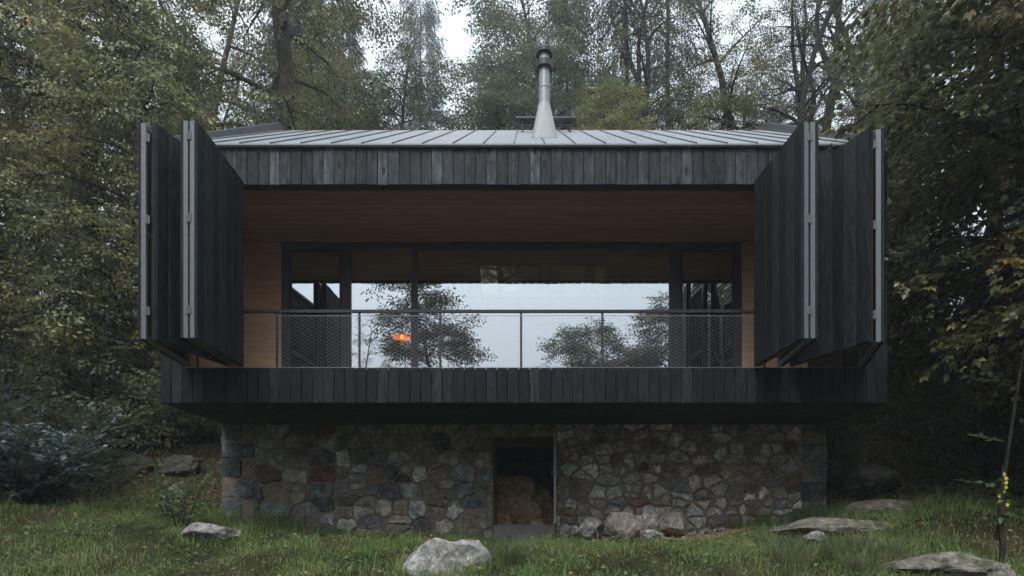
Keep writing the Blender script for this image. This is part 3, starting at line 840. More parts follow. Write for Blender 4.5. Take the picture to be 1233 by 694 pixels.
rock('cellar_boulder', (-.40,2.35,.0), (.24,.2,.26), 52, M['rock_warm_lit'], 'smaller warm lit tan boulder lower left inside the cellar doorway', 'boulder', cuts=9, rough=.15)
rock('cellar_boulder', (.30,2.35,.0), (.22,.2,.20), 53, M['rock_warm_lit'], 'smaller warm lit tan boulder lower right inside the cellar doorway', 'boulder', cuts=9, rough=.15)
# patch of bare sandy earth under the rubble
mb = MB()
gxp = np.linspace(.9, 4.0, 40); gyp = np.linspace(.55, 1.70, 16)
for i in range(len(gxp)-1):
    for j in range(len(gyp)-1):
        u = (gxp[i]-2.45)/1.55; v = (gyp[j]-1.3)/.62
        if u*u + v*v + .35*mnoise.noise((gxp[i]*2, gyp[j]*2, 0)) < .9:
            mb.poly([(x, y, T(x,y)+.006+.012*abs(mnoise.noise((x*5,y*5,1)))) for x, y in ((gxp[i],gyp[j]),(gxp[i+1],gyp[j]),(gxp[i+1],gyp[j+1]),(gxp[i],gyp[j+1]))])
tag(mb.build('earth', M['sand']), kind='structure')
# ------------------------------------------------------------------ foliage
def unit(v):
    return v/(np.linalg.norm(v, axis=-1, keepdims=True) + 1e-12)

def leaf_quads(P, D, Nn, ln, wd, fold=.18, droop=.0):
    """quads base-left-tip-right for arrays of leaves"""
    D = unit(D); S_ = unit(np.cross(Nn, D)); U = np.cross(D, S_)
    ln = ln[:, None]; wd = wd[:, None]
    mid = P + D*ln*.45
    tip = P + D*ln - np.array([0,0,1.])*ln*droop
    l = mid + S_*wd*.5 + U*wd*fold
    r = mid - S_*wd*.5 + U*wd*fold
    return np.stack([P, l, tip, r], 1)

def spray(kind, seed):
    """a leafy twig along +x of unit-ish length; returns (n,4,3) quads"""
    g = np.random.default_rng(seed)
    if kind == 'beech':
        P, D = [], []
        def twig(p0, d, L, n):
            for i in range(n):
                t = (i+.6)/n
                p = p0 + d*L*t + np.array([0,0,-.06*t*t*L])
                s = 1 if i % 2 else -1
                side = np.array([-d[1], d[0], 0])*s
                dd = d*.55 + side*.85 + np.array([0,0,g.uniform(-.45,.12)])
                P.append(p + g.normal(0,.006,3)); D.append(dd + g.normal(0,.14,3))
            P.append(p0 + d*L); D.append(d + np.array([0,0,-.25]))
        twig(np.zeros(3), np.array([1.,0,-.05]), .72, 9)
        for k, (t, s) in enumerate(((.18,1),(.30,-1),(.45,1),(.58,-1))):
            a = s*g.uniform(.6,.95)
            twig(np.array([.72*t,0,-.01]), np.array([math.cos(a), math.sin(a), g.uniform(-.18,.08)]), .42*(1-.4*t), 5)
        P, D = np.array(P), np.array(D); n = len(P)
        N = np.array([0,0,1.]) + g.normal(0,.32,(n,3))
        return leaf_quads(P, D, N, g.uniform(.07,.105,n), g.uniform(.042,.06,n), .15, .18)
    if kind == 'coarse':                      # for far crowns
        n = 15
        P = g.normal(0, 1, (n,3))*np.array([.28,.26,.09]) + np.array([.35,0,0])
        D = g.normal(0, 1, (n,3))*np.array([.6,.6,.35]) + np.array([.5,0,-.25])
        N = np.array([0,0,1.]) + g.normal(0,.5,(n,3))
        return leaf_quads(P, D, N, g.uniform(.12,.19,n), g.uniform(.07,.11,n), .2, .2)
    if kind == 'maple':
        q = []
        n = 9
        for i in range(n):
            t = i/(n-1)
            s = 1 if i % 2 else -1
            p = np.array([.6*t, s*.11*g.uniform(.6,1.3), -.05*t*t + g.uniform(-.06,.02)])
            a = s*g.uniform(.2,1.1); d = np.array([math.cos(a), math.sin(a), g.uniform(-.75,-.05)])
            nn = np.array([0,0,1.]) + g.normal(0,.38,3)
            L = g.uniform(.075,.115)
            dn = unit(d); sd = unit(np.cross(nn, dn))
            for ang, f in ((0,1.),(.85,.82),(-.85,.82),(1.75,.5),(-1.75,.5)):
                dd = dn*math.cos(ang) + sd*math.sin(ang)
                q.append(leaf_quads(p[None], dd[None], nn[None], np.array([L*f]), np.array([L*f*.62]), .12, .12)[0])
        return np.array(q)
    if kind == 'round':                        # shrub with broad leaves
        n = 13
        t = np.linspace(.1, 1, n); s = np.where(np.arange(n) % 2, 1., -1.)
        P = np.stack([.5*t, s*.02, .03*t], 1)
        a = s*g.uniform(.4,1.1,n)
        D = np.stack([np.cos(a), np.sin(a), g.uniform(-.2,.45,n)], 1)
        N = np.array([0,0,1.]) + g.normal(0,.35,(n,3))
        return leaf_quads(P, D, N, g.uniform(.09,.135,n), g.uniform(.055,.08,n), .12, .1)
    if kind == 'needle':                       # hanging spruce twig
        q = []
        for k in range(9):
            t = (k+1)/9
            p0 = np.array([.8*t, 0, -.05*t]); s = 1 if k % 2 else -1
            d0 = unit(np.array([.45, .55*s, g.uniform(-.9,-.3)])); L = .42*(1-.35*t)
            m = 7
            for j in range(m):
                u = (j+.5)/m
                p = p0 + d0*L*u + np.array([0,0,-.10*u*u])
                for ss in (-1,1):
                    d = d0 + ss*unit(np.cross(d0, [0,0,1.]))*.55 + g.normal(0,.2,3)
                    q.append(leaf_quads(p[None], d[None], np.array([[0,0,1.]]) + g.normal(0,.4,(1,3)), np.array([.13]), np.array([.034]), .05, .1)[0])
        return np.array(q)
SPRAYS = {k: [spray(k, 10*i+len(k)) for i in range(5)] for k in ('beech','coarse','maple','round','needle')}

def place_sprays(kind, P, D, scale, seed, tilt=.35, keep=None):
    """copies of the leafy twigs at points P pointing along D -> (n,4,3)"""
    g = np.random.default_rng(seed)
    P = np.asarray(P, float); D = unit(np.asarray(D, float)); n = len(P)
    if keep is not None:
        k = keep(P); P, D = P[k], D[k]; n = len(P)
    up = np.array([0,0,1.]) + g.normal(0, tilt*.75, (n,3))
    S_ = unit(np.cross(up, D)); U = np.cross(D, S_)
    sc_ = scale*g.uniform(.75, 1.3, n)
    Rm = np.stack([D, S_, U], -1)*sc_[:, None, None]
    which = g.integers(0, 5, n)
    out = []
    for w in range(5):
        i = np.where(which == w)[0]
        if not len(i): continue
        t = SPRAYS[kind][w].reshape(-1, 3)
        q = np.einsum('nij,mj->nmi', Rm[i], t) + P[i][:, None, :]
        out.append(q.reshape(-1, 4, 3))
    return np.concatenate(out) if out else np.zeros((0,4,3))

def limb_path(rg, p, az, el, L, n=6, droop=.25, wig=.12):
    pts = [np.array(p, float)]
    a, e = az, el
    for i in range(n):
        a += rg.gauss(0, wig); e -= droop*2/n*rg.uniform(.5,1.4); e += rg.gauss(0, wig*.5)
        d = np.array([math.cos(a)*math.cos(e), math.sin(a)*math.cos(e), math.sin(e)])
        pts.append(pts[-1] + d*L/n)
    return pts

def broadleaf(seed, H, r, base, n_limb, limb, leaf, bark, kind='beech', sscale=1.0, fork=None, lean=(0,0), el=.55, droop=.5,
              dens=1.0, top_taper=.5, keep=None, origin=(0,0,0), stems=2, limb_profile=None, sub=1.0, wob=.06):
    """returns trunk MB and crown quads, local to the tree foot"""
    rg = random.Random(seed)
    mb = MB()
    stems_ = []
    def stem(p0, d, L, r0, r1, n):
        pts = [np.array(p0, float)]; dd = np.array(d, float)
        for i in range(n):
            dd = unit(dd + np.array([rg.gauss(0,wob), rg.gauss(0,wob), .02]))
            pts.append(pts[-1] + dd*L/n)
        rad = [r0 + (r1-r0)*(i/n)**.9 for i in range(n+1)]
        return pts, rad
    if fork:
        pts, rad = stem((0,0,-.4), (lean[0],lean[1],1), fork+.4, r*1.08, r*.85, 8)
        rad[0] *= 1.35; rad[1] *= 1.08
        mb.tube(pts, rad, 10, wob=.06, rng=rg, cap=False); stems_.append((pts, rad, False))
        a0 = rg.uniform(0, 6.28)
        a0 = .15
        for k in range(stems):
            a = a0 + 2*math.pi*k/stems; tl = rg.uniform(.16,.34)
            p2, r2 = stem(pts[-1], (math.cos(a)*tl+lean[0], math.sin(a)*tl*.6+lean[1], 1), (H-fork)*rg.uniform(.85,1), r*.66, .03, 10)
            mb.tube(p2, r2, 8, wob=.05, rng=rg, cap=False); stems_.append((p2, r2, True))
    else:
        pts, rad = stem((0,0,-.4), (lean[0],lean[1],1), H+.4, r*1.1, .03, 14)
        rad[0] *= 1.35
        mb.tube(pts, rad, 10, wob=.06, rng=rg, cap=False); stems_.append((pts, rad, True))
    SP, SD = [], []
    per = n_limb
    for si in range(per):
        s_ = stems_[rg.randrange(len(stems_))] if fork else stems_[0]
        pts, rad, _ = s_
        zs = [p[2] for p in pts]
        h = base + (H*.985-base)*((si+rg.random())/per)
        if h < zs[0]+.1 or h > zs[-1]: 
            s_ = max(stems_, key=lambda q: q[0][-1][2]); pts, rad, _ = s_; zs = [p[2] for p in pts]
            if h > zs[-1]: h = zs[-1] - .05
            if h < zs[0]: pts, rad, _ = stems_[0]; zs = [p[2] for p in pts]; h = min(h, zs[-1]-.05)
        i = max(0, min(len(zs)-2, int(np.searchsorted(zs, h))-1)); t = (h-zs[i])/(zs[i+1]-zs[i]+1e-9)
        p = pts[i]*(1-t) + pts[i+1]*t
        u = (h-base)/(H-base+1e-9)
        L = limb*(limb_profile(u) if limb_profile else (1 - top_taper*u**1.6)*(.75+.25*min(1,u*6)))*rg.uniform(.65,1.15)
        az = si*2.399 + rg.uniform(-.5,.5)
        lp = limb_path(rg, p, az, el*(1+.5*u)+rg.gauss(0,.15), L, 6, droop)
        lr = min(rad[i]*.55, .035+.02*L)
        mb.tube(lp, [max(.006, lr*(1-.92*k/6)) for k in range(7)], 6, cap=False)
        # secondary branches
        nsub = max(3, int(L*2.6*sub))
        for k in range(nsub):
            v = .18 + .82*(k+rg.random())/nsub
            q = v*6; j = min(5, int(q)); pp = lp[j]*(1-(q-j)) + lp[j+1]*(q-j)
            dl = lp[j+1]-lp[j]; a2 = math.atan2(dl[1], dl[0]) + (1 if k % 2 else -1)*rg.uniform(.45,1.15)
            e2 = math.asin(max(-1,min(1,dl[2]/(np.linalg.norm(dl)+1e-9)))) + rg.uniform(-.35,.25)
            L2 = (.45 + .42*L*(1-v))*rg.uniform(.6,1.2)
            sp = limb_path(rg, pp, a2, e2, L2, 3, droop*.6, .2)
            mb.tube(sp, [max(.004, lr*.3*(1-.8*w/3)) for w in range(4)], 4, cap=False)
            ns = max(1, int(L2*3.2*dens+rg.random()))
            for w in range(ns):
                f = (w+.5+rg.uniform(-.4,.4))/ns*3; jj = max(0, min(2, int(f)))
                dd = sp[jj+1]-sp[jj]
                a3 = math.atan2(dd[1], dd[0]) + rg.uniform(-.9,.9)
                SP.append(sp[jj] + dd*(f-jj)); SD.append((math.cos(a3), math.sin(a3), -droop*.35+rg.gauss(0,.18)))
            SP.append(sp[-1]); SD.append(unit(sp[-1]-sp[-2]))
        SP.append(lp[-1]); SD.append(unit(lp[-1]-lp[-2]))
    o = np.array(origin)
    kf = (lambda P: keep(P+o)) if keep else None
    Q = place_sprays(kind, SP, SD, sscale, seed+5, keep=kf)
    return mb, Q

def conifer(seed, H, r, base, limb, sscale=1.0, step=.55, sparse=1.0):
    rg = random.Random(seed); mb = MB()
    pts = [np.array([rg.gauss(0,.03)*(i>0), rg.gauss(0,.03)*(i>0), -.4+(H+.4)*i/12]) for i in range(13)]
    mb.tube(pts, [r*(1.25 if i == 0 else 1)*(1-.93*i/12) for i in range(13)], 9, wob=.05, rng=rg, cap=False)
    SP, SD = [], []
    h = base
    while h < H-.3:
        u = (h-base)/(H-base); n = rg.randint(3,5)
        for k in range(n):
            if rg.random() > sparse: continue
            L = limb*(1-u)**.8*rg.uniform(.6,1.15)+.25
            a = 2*math.pi*k/n + rg.uniform(-.5,.5) + h
            lp = limb_path(rg, (pts[0][0]*0, 0, h+rg.uniform(-.2,.2)), a, .15+.35*u, L, 5, .55-.3*u, .06)
            mb.tube(lp, [max(.006,.028*(1-u)*(1-.8*w/5)+.006) for w in range(6)], 4, cap=False)
            m = max(2, int(L*2.4))
            for w in range(m):
                f = (w+.7)/m*4.99; j = int(f)
                SP.append(lp[j] + (lp[j+1]-lp[j])*(f-j)); aa = a + (1 if w % 2 else -1)*rg.uniform(.2,.8)
                SD.append((math.cos(aa), math.sin(aa), -.35+.3*u))
        h += step*rg.uniform(.7,1.3)
    return mb, place_sprays('needle', SP, SD, sscale, seed, .2)

def plant_tree(name, gen, x, y, leafm, barkm, label, group=None, cat='tree', rz=0.0, trunk='trunk', crown='crown', sink=0.0):
    mb, Q = gen
    root = empty(name, (x, y, T(x,y)-sink), rz)
    tag(root, label, cat, group)
    mb.build(trunk, barkm, root, smooth=True)
    if len(Q): np_mesh(crown, Q, 4, leafm, root)
    return root
def copy_tree(src, x, y, rz, s, label, group=None, leaf=None):
    r_ = src.copy(); link(r_); r_.location = (x, y, T(x,y)); r_.rotation_euler = (0,0,rz); r_.scale = (s,s,s)
    r_['label'] = label
    if group: r_['group'] = group
    elif 'group' in r_: del r_['group']
    for ch in src.children:
        c = ch.copy(); link(c); c.parent = r_
        if leaf and 'trunk' not in ch.name and 'stem' not in ch.name:
            c.data = ch.data; c.material_slots[0].link = 'OBJECT'; c.material_slots[0].material = leaf
    return r_

# -- left: olive hornbeams
GL = 'olive trees left of the cabin'
ol_a = plant_tree('hornbeam_tree', broadleaf(1, 20, .40, 3.0, 46, 5.2, 0, 0, fork=10.2, droop=.75, el=.5, stems=2, sscale=1.15, dens=1.0), -12.6, 7.2, M['leaf_olive'], M['bark'],
    'tall olive leaved tree with a thick grey trunk forking in the upper left corner')
ol_b = plant_tree('hornbeam_tree', broadleaf(2, 21, .27, 6.0, 34, 3.6, 0, 0, fork=11.6, droop=.7, stems=2, sscale=1.1, dens=.85, lean=(.01,0)), -8.9, 10.6, M['leaf_olive'], M['bark_tan'],
    'tree with a tan trunk forking into two stems just above the left roof end')
ol_c = plant_tree('hornbeam_tree', broadleaf(3, 12.5, .17, 1.2, 44, 3.5, 0, 0, droop=.85, el=.45, sscale=1.1, top_taper=.65, dens=1.0), -10.2, 5.0, M['leaf_olive'], M['bark'],
    'lower drooping yellow olive tree right beside the left shutters')
copy_tree(ol_c, -14.2, 3.6, 2.1, 1.0, 'drooping olive tree at the left edge of the picture')
copy_tree(ol_c, -11.8, 9.0, 4.0, 1.15, 'drooping olive tree behind the lower yellow olive tree', GL)
copy_tree(ol_a, -18.5, 10.5, 1.3, 1.0, 'tall olive tree in the second row left of the thick forked trunk', GL)
copy_tree(ol_c, -16.5, 8.5, 5.2, 1.1, 'drooping olive tree in the second row at the left', GL)
copy_tree(ol_b, -13.5, 14, 2.7, 1.0, 'tall slender olive tree well behind the left shutters', GL)
copy_tree(ol_c, -20, 5, 3.3, 1.1, 'drooping olive tree beyond the left edge trees', GL)

# -- behind the roof
ug_a = plant_tree('understory_tree', broadleaf(11, 13.2, .14, 4.5, 42, 3.1, 0, 0, droop=.45, sscale=1.0, dens=1.9, top_taper=.7), -4.6, 12.8, M['leaf_grey'], M['bark'],
    'bushy grey green tree rising behind the roof left of the chimney')
ug_b = plant_tree('understory_tree', broadleaf(12, 14.2, .15, 4.5, 44, 3.3, 0, 0, droop=.4, sscale=1.0, dens=1.9, top_taper=.6), -.6, 14.0, M['leaf_grey'], M['bark'],
    'tall bushy grey green tree directly behind the chimney')
copy_tree(ug_a, 3.4, 12.6, 2.2, .87, 'low bushy olive tree behind the roof just right of the chimney', leaf=M['leaf_olive'])
copy_tree(ug_b, 6.6, 13.2, 4.1, .82, 'low bushy olive tree behind the right part of the roof', leaf=M['leaf_olive'])
copy_tree(ug_a, -7.4, 13.5, 3.9, .95, 'bushy olive tree behind the left part of the roof', leaf=M['leaf_olive'])
copy_tree(ug_b, 1.9, 18.5, 1.0, 1.42, 'taller misty grey green tree behind the chimney tree')
copy_tree(ug_a, 9.4, 15.5, 5.0, .95, 'bushy grey green tree behind the right roof end')

# -- conifers
sp_a = plant_tree('spruce_tree', conifer(21, 31, .30, 3, 3.4, 1.35, .5), -13.2, 62, M['needle'], M['bark_dark'], 'pale misty spruce with a pointed top against the white sky')
sp_a.scale = (1.5,1.5,1.5)
sp_b = plant_tree('spruce_tree', conifer(22, 24, .24, 5, 2.6, 1.15, .6, .72), -9.9, 18.5, M['needle'], M['bark_dark'], 'sparse spruce with hanging twigs above the left half of the roof')
copy_tree(sp_b, 5.0, 19.0, 2.0, 1.06, 'dark spruce above the roof right of the chimney')
copy_tree(sp_b, 7.9, 22, 4.0, 1.1, 'dark spruce behind the slender dark trunks')
copy_tree(sp_a, 3.2, 33, 1.2, .92, 'misty spruce far behind the chimney')
copy_tree(sp_a, -15.5, 30, 2.9, .95, 'misty spruce far behind the olive trees')
copy_tree(sp_b, -11.5, 20, 5.0, 1.05, 'dark spruce partly hidden by the tan forked trunk')

# -- right: slender dark trunks with thin crowns
dk_a = plant_tree('slender_tree', broadleaf(31, 19, .23, 6.5, 24, 3.2, 0, 0, fork=11.3, droop=.35, el=.7, stems=3, sscale=.95, dens=.6, lean=(.015,0), wob=.10), 12.0, 12.0, M['leaf_dark'], M['bark_dark'],
    'slender dark tree forking into bent stems above the outer right shutters')
dk_b = plant_tree('slender_tree', broadleaf(32, 21, .22, 7.5, 22, 2.9, 0, 0, droop=.35, el=.75, sscale=.95, dens=.6, wob=.08), 10.2, 11.2, M['leaf_dark'], M['bark_dark'],
    'straight dark trunk rising behind the inner right shutters')
copy_tree(dk_b, 9.0, 12.8, 2.0, .98, 'dark trunk leaning left of the inner right shutters')
copy_tree(dk_a, 7.9, 14.5, 1.1, 1.0, 'dark forked tree above the right part of the roof')
copy_tree(dk_b, 14.6, 16.5, 3.0, 1.0, 'dark slender tree in the mist right of the shutters')
copy_tree(dk_a, 17.2, 13.0, 4.2, 1.02, 'dark forked tree behind the maple branches')
copy_tree(dk_b, 13.6, 10.0, 5.1, .9, 'dark trunk between the right shutters and the maple')
copy_tree(dk_a, 16.0, 20, 2.5, 1.05, 'dark forked tree deep in the mist on the right')
copy_tree(dk_b, 20.0, 18, .6, 1.05, 'tall dark tree deep in the wood behind the maple')
copy_tree(ug_b, 13.2, 6.8, 3.0, .62, 'dense dark green young tree beside the right shutters', leaf=M['leaf_dark'])
copy_tree(ug_a, 16.5, 8.0, 1.7, .75, 'dense dark green tree behind the maple', leaf=M['leaf_dark'])
copy_tree(ol_c, 19.5, 6.0, .4, .95, 'drooping dark tree at the far right behind the maple', leaf=M['leaf_dark'])

# -- near maple on the right
def keep_maple(P):
    return P[:,0] > 4.85 + .035*(P[:,1]+1.2) + .25*np.sin(P[:,2]*1.9)
mx, my = 9.0, -.4
mp = plant_tree('maple_tree', broadleaf(41, 10, .17, 2.3, 60, 4.3, 0, 0, kind='maple', droop=.5, el=.45, sscale=.95, top_taper=.35, dens=1.7, sub=1.4, keep=keep_maple, origin=(mx,my,T(mx,my))), mx, my, M['leaf_maple'], M['bark_dark'],
    'near maple with browning broad leaves at the right edge of the picture')
# its big neighbour further back
mx, my = 9.6, 3.0
plant_tree('hornbeam_tree', broadleaf(42, 11, .17, 3.2, 44, 3.5, 0, 0, kind='beech', droop=.55, el=.4, sscale=1.05, top_taper=.45, dens=1.2, keep=lambda P: P[:,0] > 6.3+.2*np.sin(P[:,2]*2.2), origin=(mx,my,T(mx,my))), mx, my, M['leaf_mid'], M['bark_dark'],
    'dark green small leaved tree behind the near maple, close to the right shutters')

# -- misty wood farther up the slope
rgf = random.Random(9)
protos = [dk_a, dk_b, ug_b, sp_a, sp_b, ol_b]
GF = 'misty trees far up the slope'
spots = [(-27,24),(-22,27),(-19,22),(-16,40),(-2.5,48),(1.2,40),(6.5,30),(12.5,46),(19,34),(22,25),(26,32),(-25,38),(-31,30),(31,24),(27,18),(-28,15),(24,12),(-13,25),(-32,44),(30,45)]
for i, (x, y) in enumerate(spots):
    s = protos[i % 6] if not -6 < x < 2 else protos[(1, 3)[i % 2]]
    copy_tree(s, x+rgf.uniform(-.8,.8), y, rgf.uniform(0,6.28), rgf.uniform(.8,1.1), 'pale tree standing in the mist high on the wooded slope', GF)

# -- trees on the near side of the meadow, seen mirrored in the glazing
mir = plant_tree('meadow_tree', broadleaf(61, 22, .28, 7.5, 42, 3.6, 0, 0, droop=.4, el=.35, sscale=1.9, dens=2.3, top_taper=.75, sub=1.0), -4.1, -23.5, M['leaf_dark'], M['bark_dark'],
    'big dark tree mirrored in the middle of the glazing')
copy_tree(dk_b, -9.4, -22, 1.0, .78, 'thin tree mirrored in the left pane beside the lamp')
GM = 'trees mirrored in the right part of the glazing'
for i, (x, y, s) in enumerate(((5.5,-25.5,.84),(7.1,-25.5,.96),(8.8,-25,1.05),(10.8,-25,1.14),(13.4,-24,1.2),(-17,-25,.9),(-21,-22,.9),(17,-23,1.0))):
    copy_tree(mir, x, y, i*1.3, s, 'dark tree across the meadow mirrored in the side of the glazing', GM)
# unseen trees added beside the meadow to keep its flanks in shade
GO = 'added unseen trees shading the meadow flanks'
for i, (x, y, s) in enumerate(((-13.0,-2.2,.85),(-14.5,-8.5,.85),(14.2,-9.0,.8))):
    copy_tree(ol_a, x, y, 1.1+i*1.9, s, 'unseen tree added to shade the meadow flank', GO, leaf=M['leaf_mid'])

# ------------------------------------------------------------------ shrubs and plants
def shrub(seed, H, rad, n, kind, sscale, droop=.3, dens=1.3, elo=.35):
    rg = random.Random(seed); mb = MB(); SP, SD = [], []
    for i in range(n):
        a = rg.uniform(0, 6.28); e = rg.uniform(elo, 1.5)
        L = H/ max(.75, math.sin(e)) * rg.uniform(.55,1.0); L = min(L, math.hypot(rad, H))
        lp = limb_path(rg, (rg.gauss(0,.08), rg.gauss(0,.08), -.05), a, e, L, 5, droop, .15)
        mb.tube(lp, [.014*(1-.15*w) for w in range(6)], 5, cap=False)
        m = max(3, int(L*3.4*dens))
        for w in range(m):
            f = (.22+.78*(w+rg.random())/m)*4.99; j = int(f)
            SP.append(lp[j] + (lp[j+1]-lp[j])*(f-j)); aa = rg.uniform(0,6.28)
            SD.append((math.cos(aa), math.sin(aa), rg.uniform(-.3,.7)))
        SP.append(lp[-1]); SD.append(unit(lp[-1]-lp[-2]))
    return mb, place_sprays(kind, SP, SD, sscale, seed, .4)
def plant_shrub(gen, x, y, leafm, label, group=None, name='shrub', cat='shrub'):
    return plant_tree(name, gen, x, y, leafm, M['bark_dark'], label, group, cat, trunk='stem', crown='foliage')
plant_shrub(shrub(51, 1.75, 1.0, 30, 'round', 1.1, .25, 1.5, .95), -8.3, .9, M['leaf_blue'], 'bluish broad leaved bush at the left edge above the grass')
plant_shrub(shrub(52, .8, .6, 14, 'round', .9, .2, 1.4, .8), -8.6, -.3, M['leaf_blue'], 'low bluish bush in front of the bigger bluish bush')
sh = plant_shrub(shrub(53, 2.6, 1.6, 30, 'beech', 1.05, .5), -8.6, 5.6, M['leaf_mid'], 'leafy green shrub on the bank between the left trees and the cabin')
GS = 'shrubs on the dark left bank'
for i, (x, y, s, rz) in enumerate(((-11.5,3.2,1.1,1),(-13.5,1.2,1.1,2),(-10.0,8.2,1.25,3),(-7.7,8.6,1.1,4),(-12.8,5.4,1.3,5),(-15.5,5.5,1.3,.5),(-9.9,2.9,.75,2.6))):
    copy_tree(sh, x, y, rz, s, 'dark leafy shrub under the olive trees on the left bank', GS, leaf=M['leaf_mid'] if i % 2 else M['leaf_dark'])
GR = 'shrubs on the dark right bank'
for i, (x, y, s, rz) in enumerate(((9.8,7.4,.9,1),(11.0,4.8,1.2,2),(12.5,2.6,1.2,3),(14.5,4.5,1.4,5),(10.8,8.0,1.3,.3))):
    copy_tree(sh, x, y, rz, s, 'dark leafy shrub on the shaded right bank', GR, leaf=M['leaf_dark'])
# sapling
plant_shrub(shrub(61, .85, .32, 4, 'round', .8, .1, 1.0, 1.25), -5.35, .2, M['leaf_fresh'], 'thin sapling with pale green leaves left of the stone base', name='sapling', cat='sapling')
plant_shrub(shrub(62, .5, .3, 5, 'round', .6, .2, 1.0, 1.0), -5.9, .9, M['leaf_fresh'], 'low green seedling on the bank behind the thin sapling', name='sapling', cat='sapling')
# mullein on its dark stalk
mz = (5.56, -1.9)
root = empty('mullein_plant', (*mz, T(*mz))); tag(root, 'tall mullein with yellow flowers at the lower right edge', 'plant')
b = MB(); b.tube([(0,0,-.05),(.01,.01,.35),(0,0,.55)], [.034,.028,.021], 8); b.tube([(0,0,.551),(-.005,.0,.85),(.0,0,1.20)], [.02,.014,.005], 6); b.build('stem', M['bark'], root)
rgm = np.random.default_rng(4)
n = 26; a = rgm.uniform(0,6.28,n); hh_ = rgm.uniform(.50,1.05,n)
Pq = np.stack([np.cos(a)*.012, np.sin(a)*.012, hh_],1); Dq = np.stack([np.cos(a), np.sin(a), rgm.uniform(-.7,.35,n)],1)
Lq = .05 + .16*rgm.random(n)*np.clip((1.0-hh_)*2,0.2,1)
np_mesh('foliage', leaf_quads(Pq, Dq, np.array([0,0,1.])+rgm.normal(0,.2,(n,3)), Lq, Lq*.5, .1, .25), 4, M['leaf_fresh'], root)
for k in range(9):
    a = rgm.uniform(0,6.28); h = .68+.46*k/9; c = Vector((math.cos(a)*.035, math.sin(a)*.035-.01, h))
    b = MB()
    V_ = [c]; F_ = []
    for j in range(5):
        t = 2*math.pi*j/5; d = Vector((math.cos(t), -.3, math.sin(t))); s = Vector((-math.sin(t), 0, math.cos(t)))
        n_ = len(V_); V_ += [c+d*.016+s*.010, c+d*.026, c+d*.016-s*.010]; F_.append((0, n_, n_+1, n_+2))
    b.faces(V_, F_); b.build('blossom', M['yellow'], root)
# leaning dead stem right
sx, sy = 6.1, -1.2
root = empty('leaning_sapling', (sx, sy, T(sx,sy))); tag(root, 'thin bare leaning stem rising behind the mullein', 'sapling')
b = MB(); b.tube([(0,0,-.05),(.05,0,.6),(.16,0,1.3),(.32,.05,2.1),(.55,.1,3.0)], [.028,.024,.021,.018,.012], 7); b.build('stem', M['bark'], root, smooth=True)
Q = place_sprays('round', [(.05,0,.7),(.15,0,1.25),(.2,0,1.5),(.3,0,2.0)], [(-.8,.3,.1),(-.9,-.1,.1),(.8,-.4,.1),(-.8,.2,.2)], .9, 3, .2)
np_mesh('foliage', Q, 4, M['leaf_fresh'], root)

# ------------------------------------------------------------------ grass and ground cover
def blades(n, xr, yr, hgt, wid, seed, dens=None, lean=.45):
    g = np.random.default_rng(seed)
    x = g.uniform(*xr, n*2); y = g.uniform(*yr, n*2)
    if dens is not None:
        k = g.random(n*2) < dens(x, y); x, y = x[k][:n], y[k][:n]
    n = len(x)
    z = terrain(x, y)
    cl = .38 + 1.05*np.clip(.5+.5*np.sin(2.3*x+1.1*np.sin(1.7*y))*np.cos(2.9*y+.8*np.sin(2.1*x)) + .25*np.sin(7*x+3*y), 0, 1.2)
    h = hgt*g.lognormal(0, .35, n)*cl
    a = g.uniform(0, 6.283, n); ln = h*lean*g.random(n)*1.6
    w = wid*g.uniform(.7, 1.4, n)
    b_ = g.uniform(0, 6.283, n)
    base = np.stack([x, y, z-.01], 1)
    sd = np.stack([np.cos(b_), np.sin(b_), np.zeros(n)], 1)*w[:, None]*.5
    d1 = np.stack([np.cos(a)*ln*.3, np.sin(a)*ln*.3, h*.6], 1)
    d2 = np.stack([np.cos(a)*ln, np.sin(a)*ln, h*(1-.25*ln/h)], 1)
    # lower quad, upper triangle as one 4-gon pair
    q1 = np.stack([base-sd, base+sd, base+d1+sd*.8, base+d1-sd*.8], 1)
    q2 = np.stack([base+d1-sd*.8, base+d1+sd*.8, base+d2+sd*.1, base+d2-sd*.1], 1)
    return np.concatenate([q1, q2], 1).reshape(-1, 4, 3)   # 2 quads per blade
def meadow(x, y):
    d = sstep(2.1, 1.0, y - .12*np.abs(x) + .35*np.sin(1.3*x))
    wallzone = (np.abs(x) < 5.6) & (y > 1.55)
    sand = ((x-2.45)/1.5)**2 + ((y-1.3)/.55)**2 < 1
    step = (np.abs(x) < .6) & (y > 1.45)
    slab = (((x-4.75)/.8)**2 + ((y-.15)/.36)**2 < .8) | (((x-6.15)/.62)**2 + ((y-1.25)/.33)**2 < .8) | (((x-4.8)/.62)**2 + ((y+1.75)/.45)**2 < .8)
    patch = .24 + .76*np.clip(.75 + 1.3*np.sin(1.9*x+.7*y+.8*np.sin(2.2*y))*np.cos(1.7*y-.8*x), 0, 1)
    return d*patch*(~wallzone)*(~sand)*(~step)*(~slab)
Q1 = blades(105000, (-10.5, 9), (-3.4, 2.4), .057, .0085, 1, meadow)
Q2 = blades(12000, (-10.5, 9), (-3.0, 1.8), .16, .007, 2, lambda x, y: meadow(x, y)*(np.sin(3*x+1)*np.cos(2.6*y) > .2), .7)
def ring_blades(n, cx_, cy_, rx, ry, rot, hgt, seed):
    g = np.random.default_rng(seed); t = g.uniform(0, 6.283, n); f = g.uniform(.86, 1.25, n)
    ex_, ey_ = rx*np.cos(t)*f, ry*np.sin(t)*f
    return cx_ + ex_*math.cos(rot) - ey_*math.sin(rot), cy_ + ex_*math.sin(rot) + ey_*math.cos(rot)
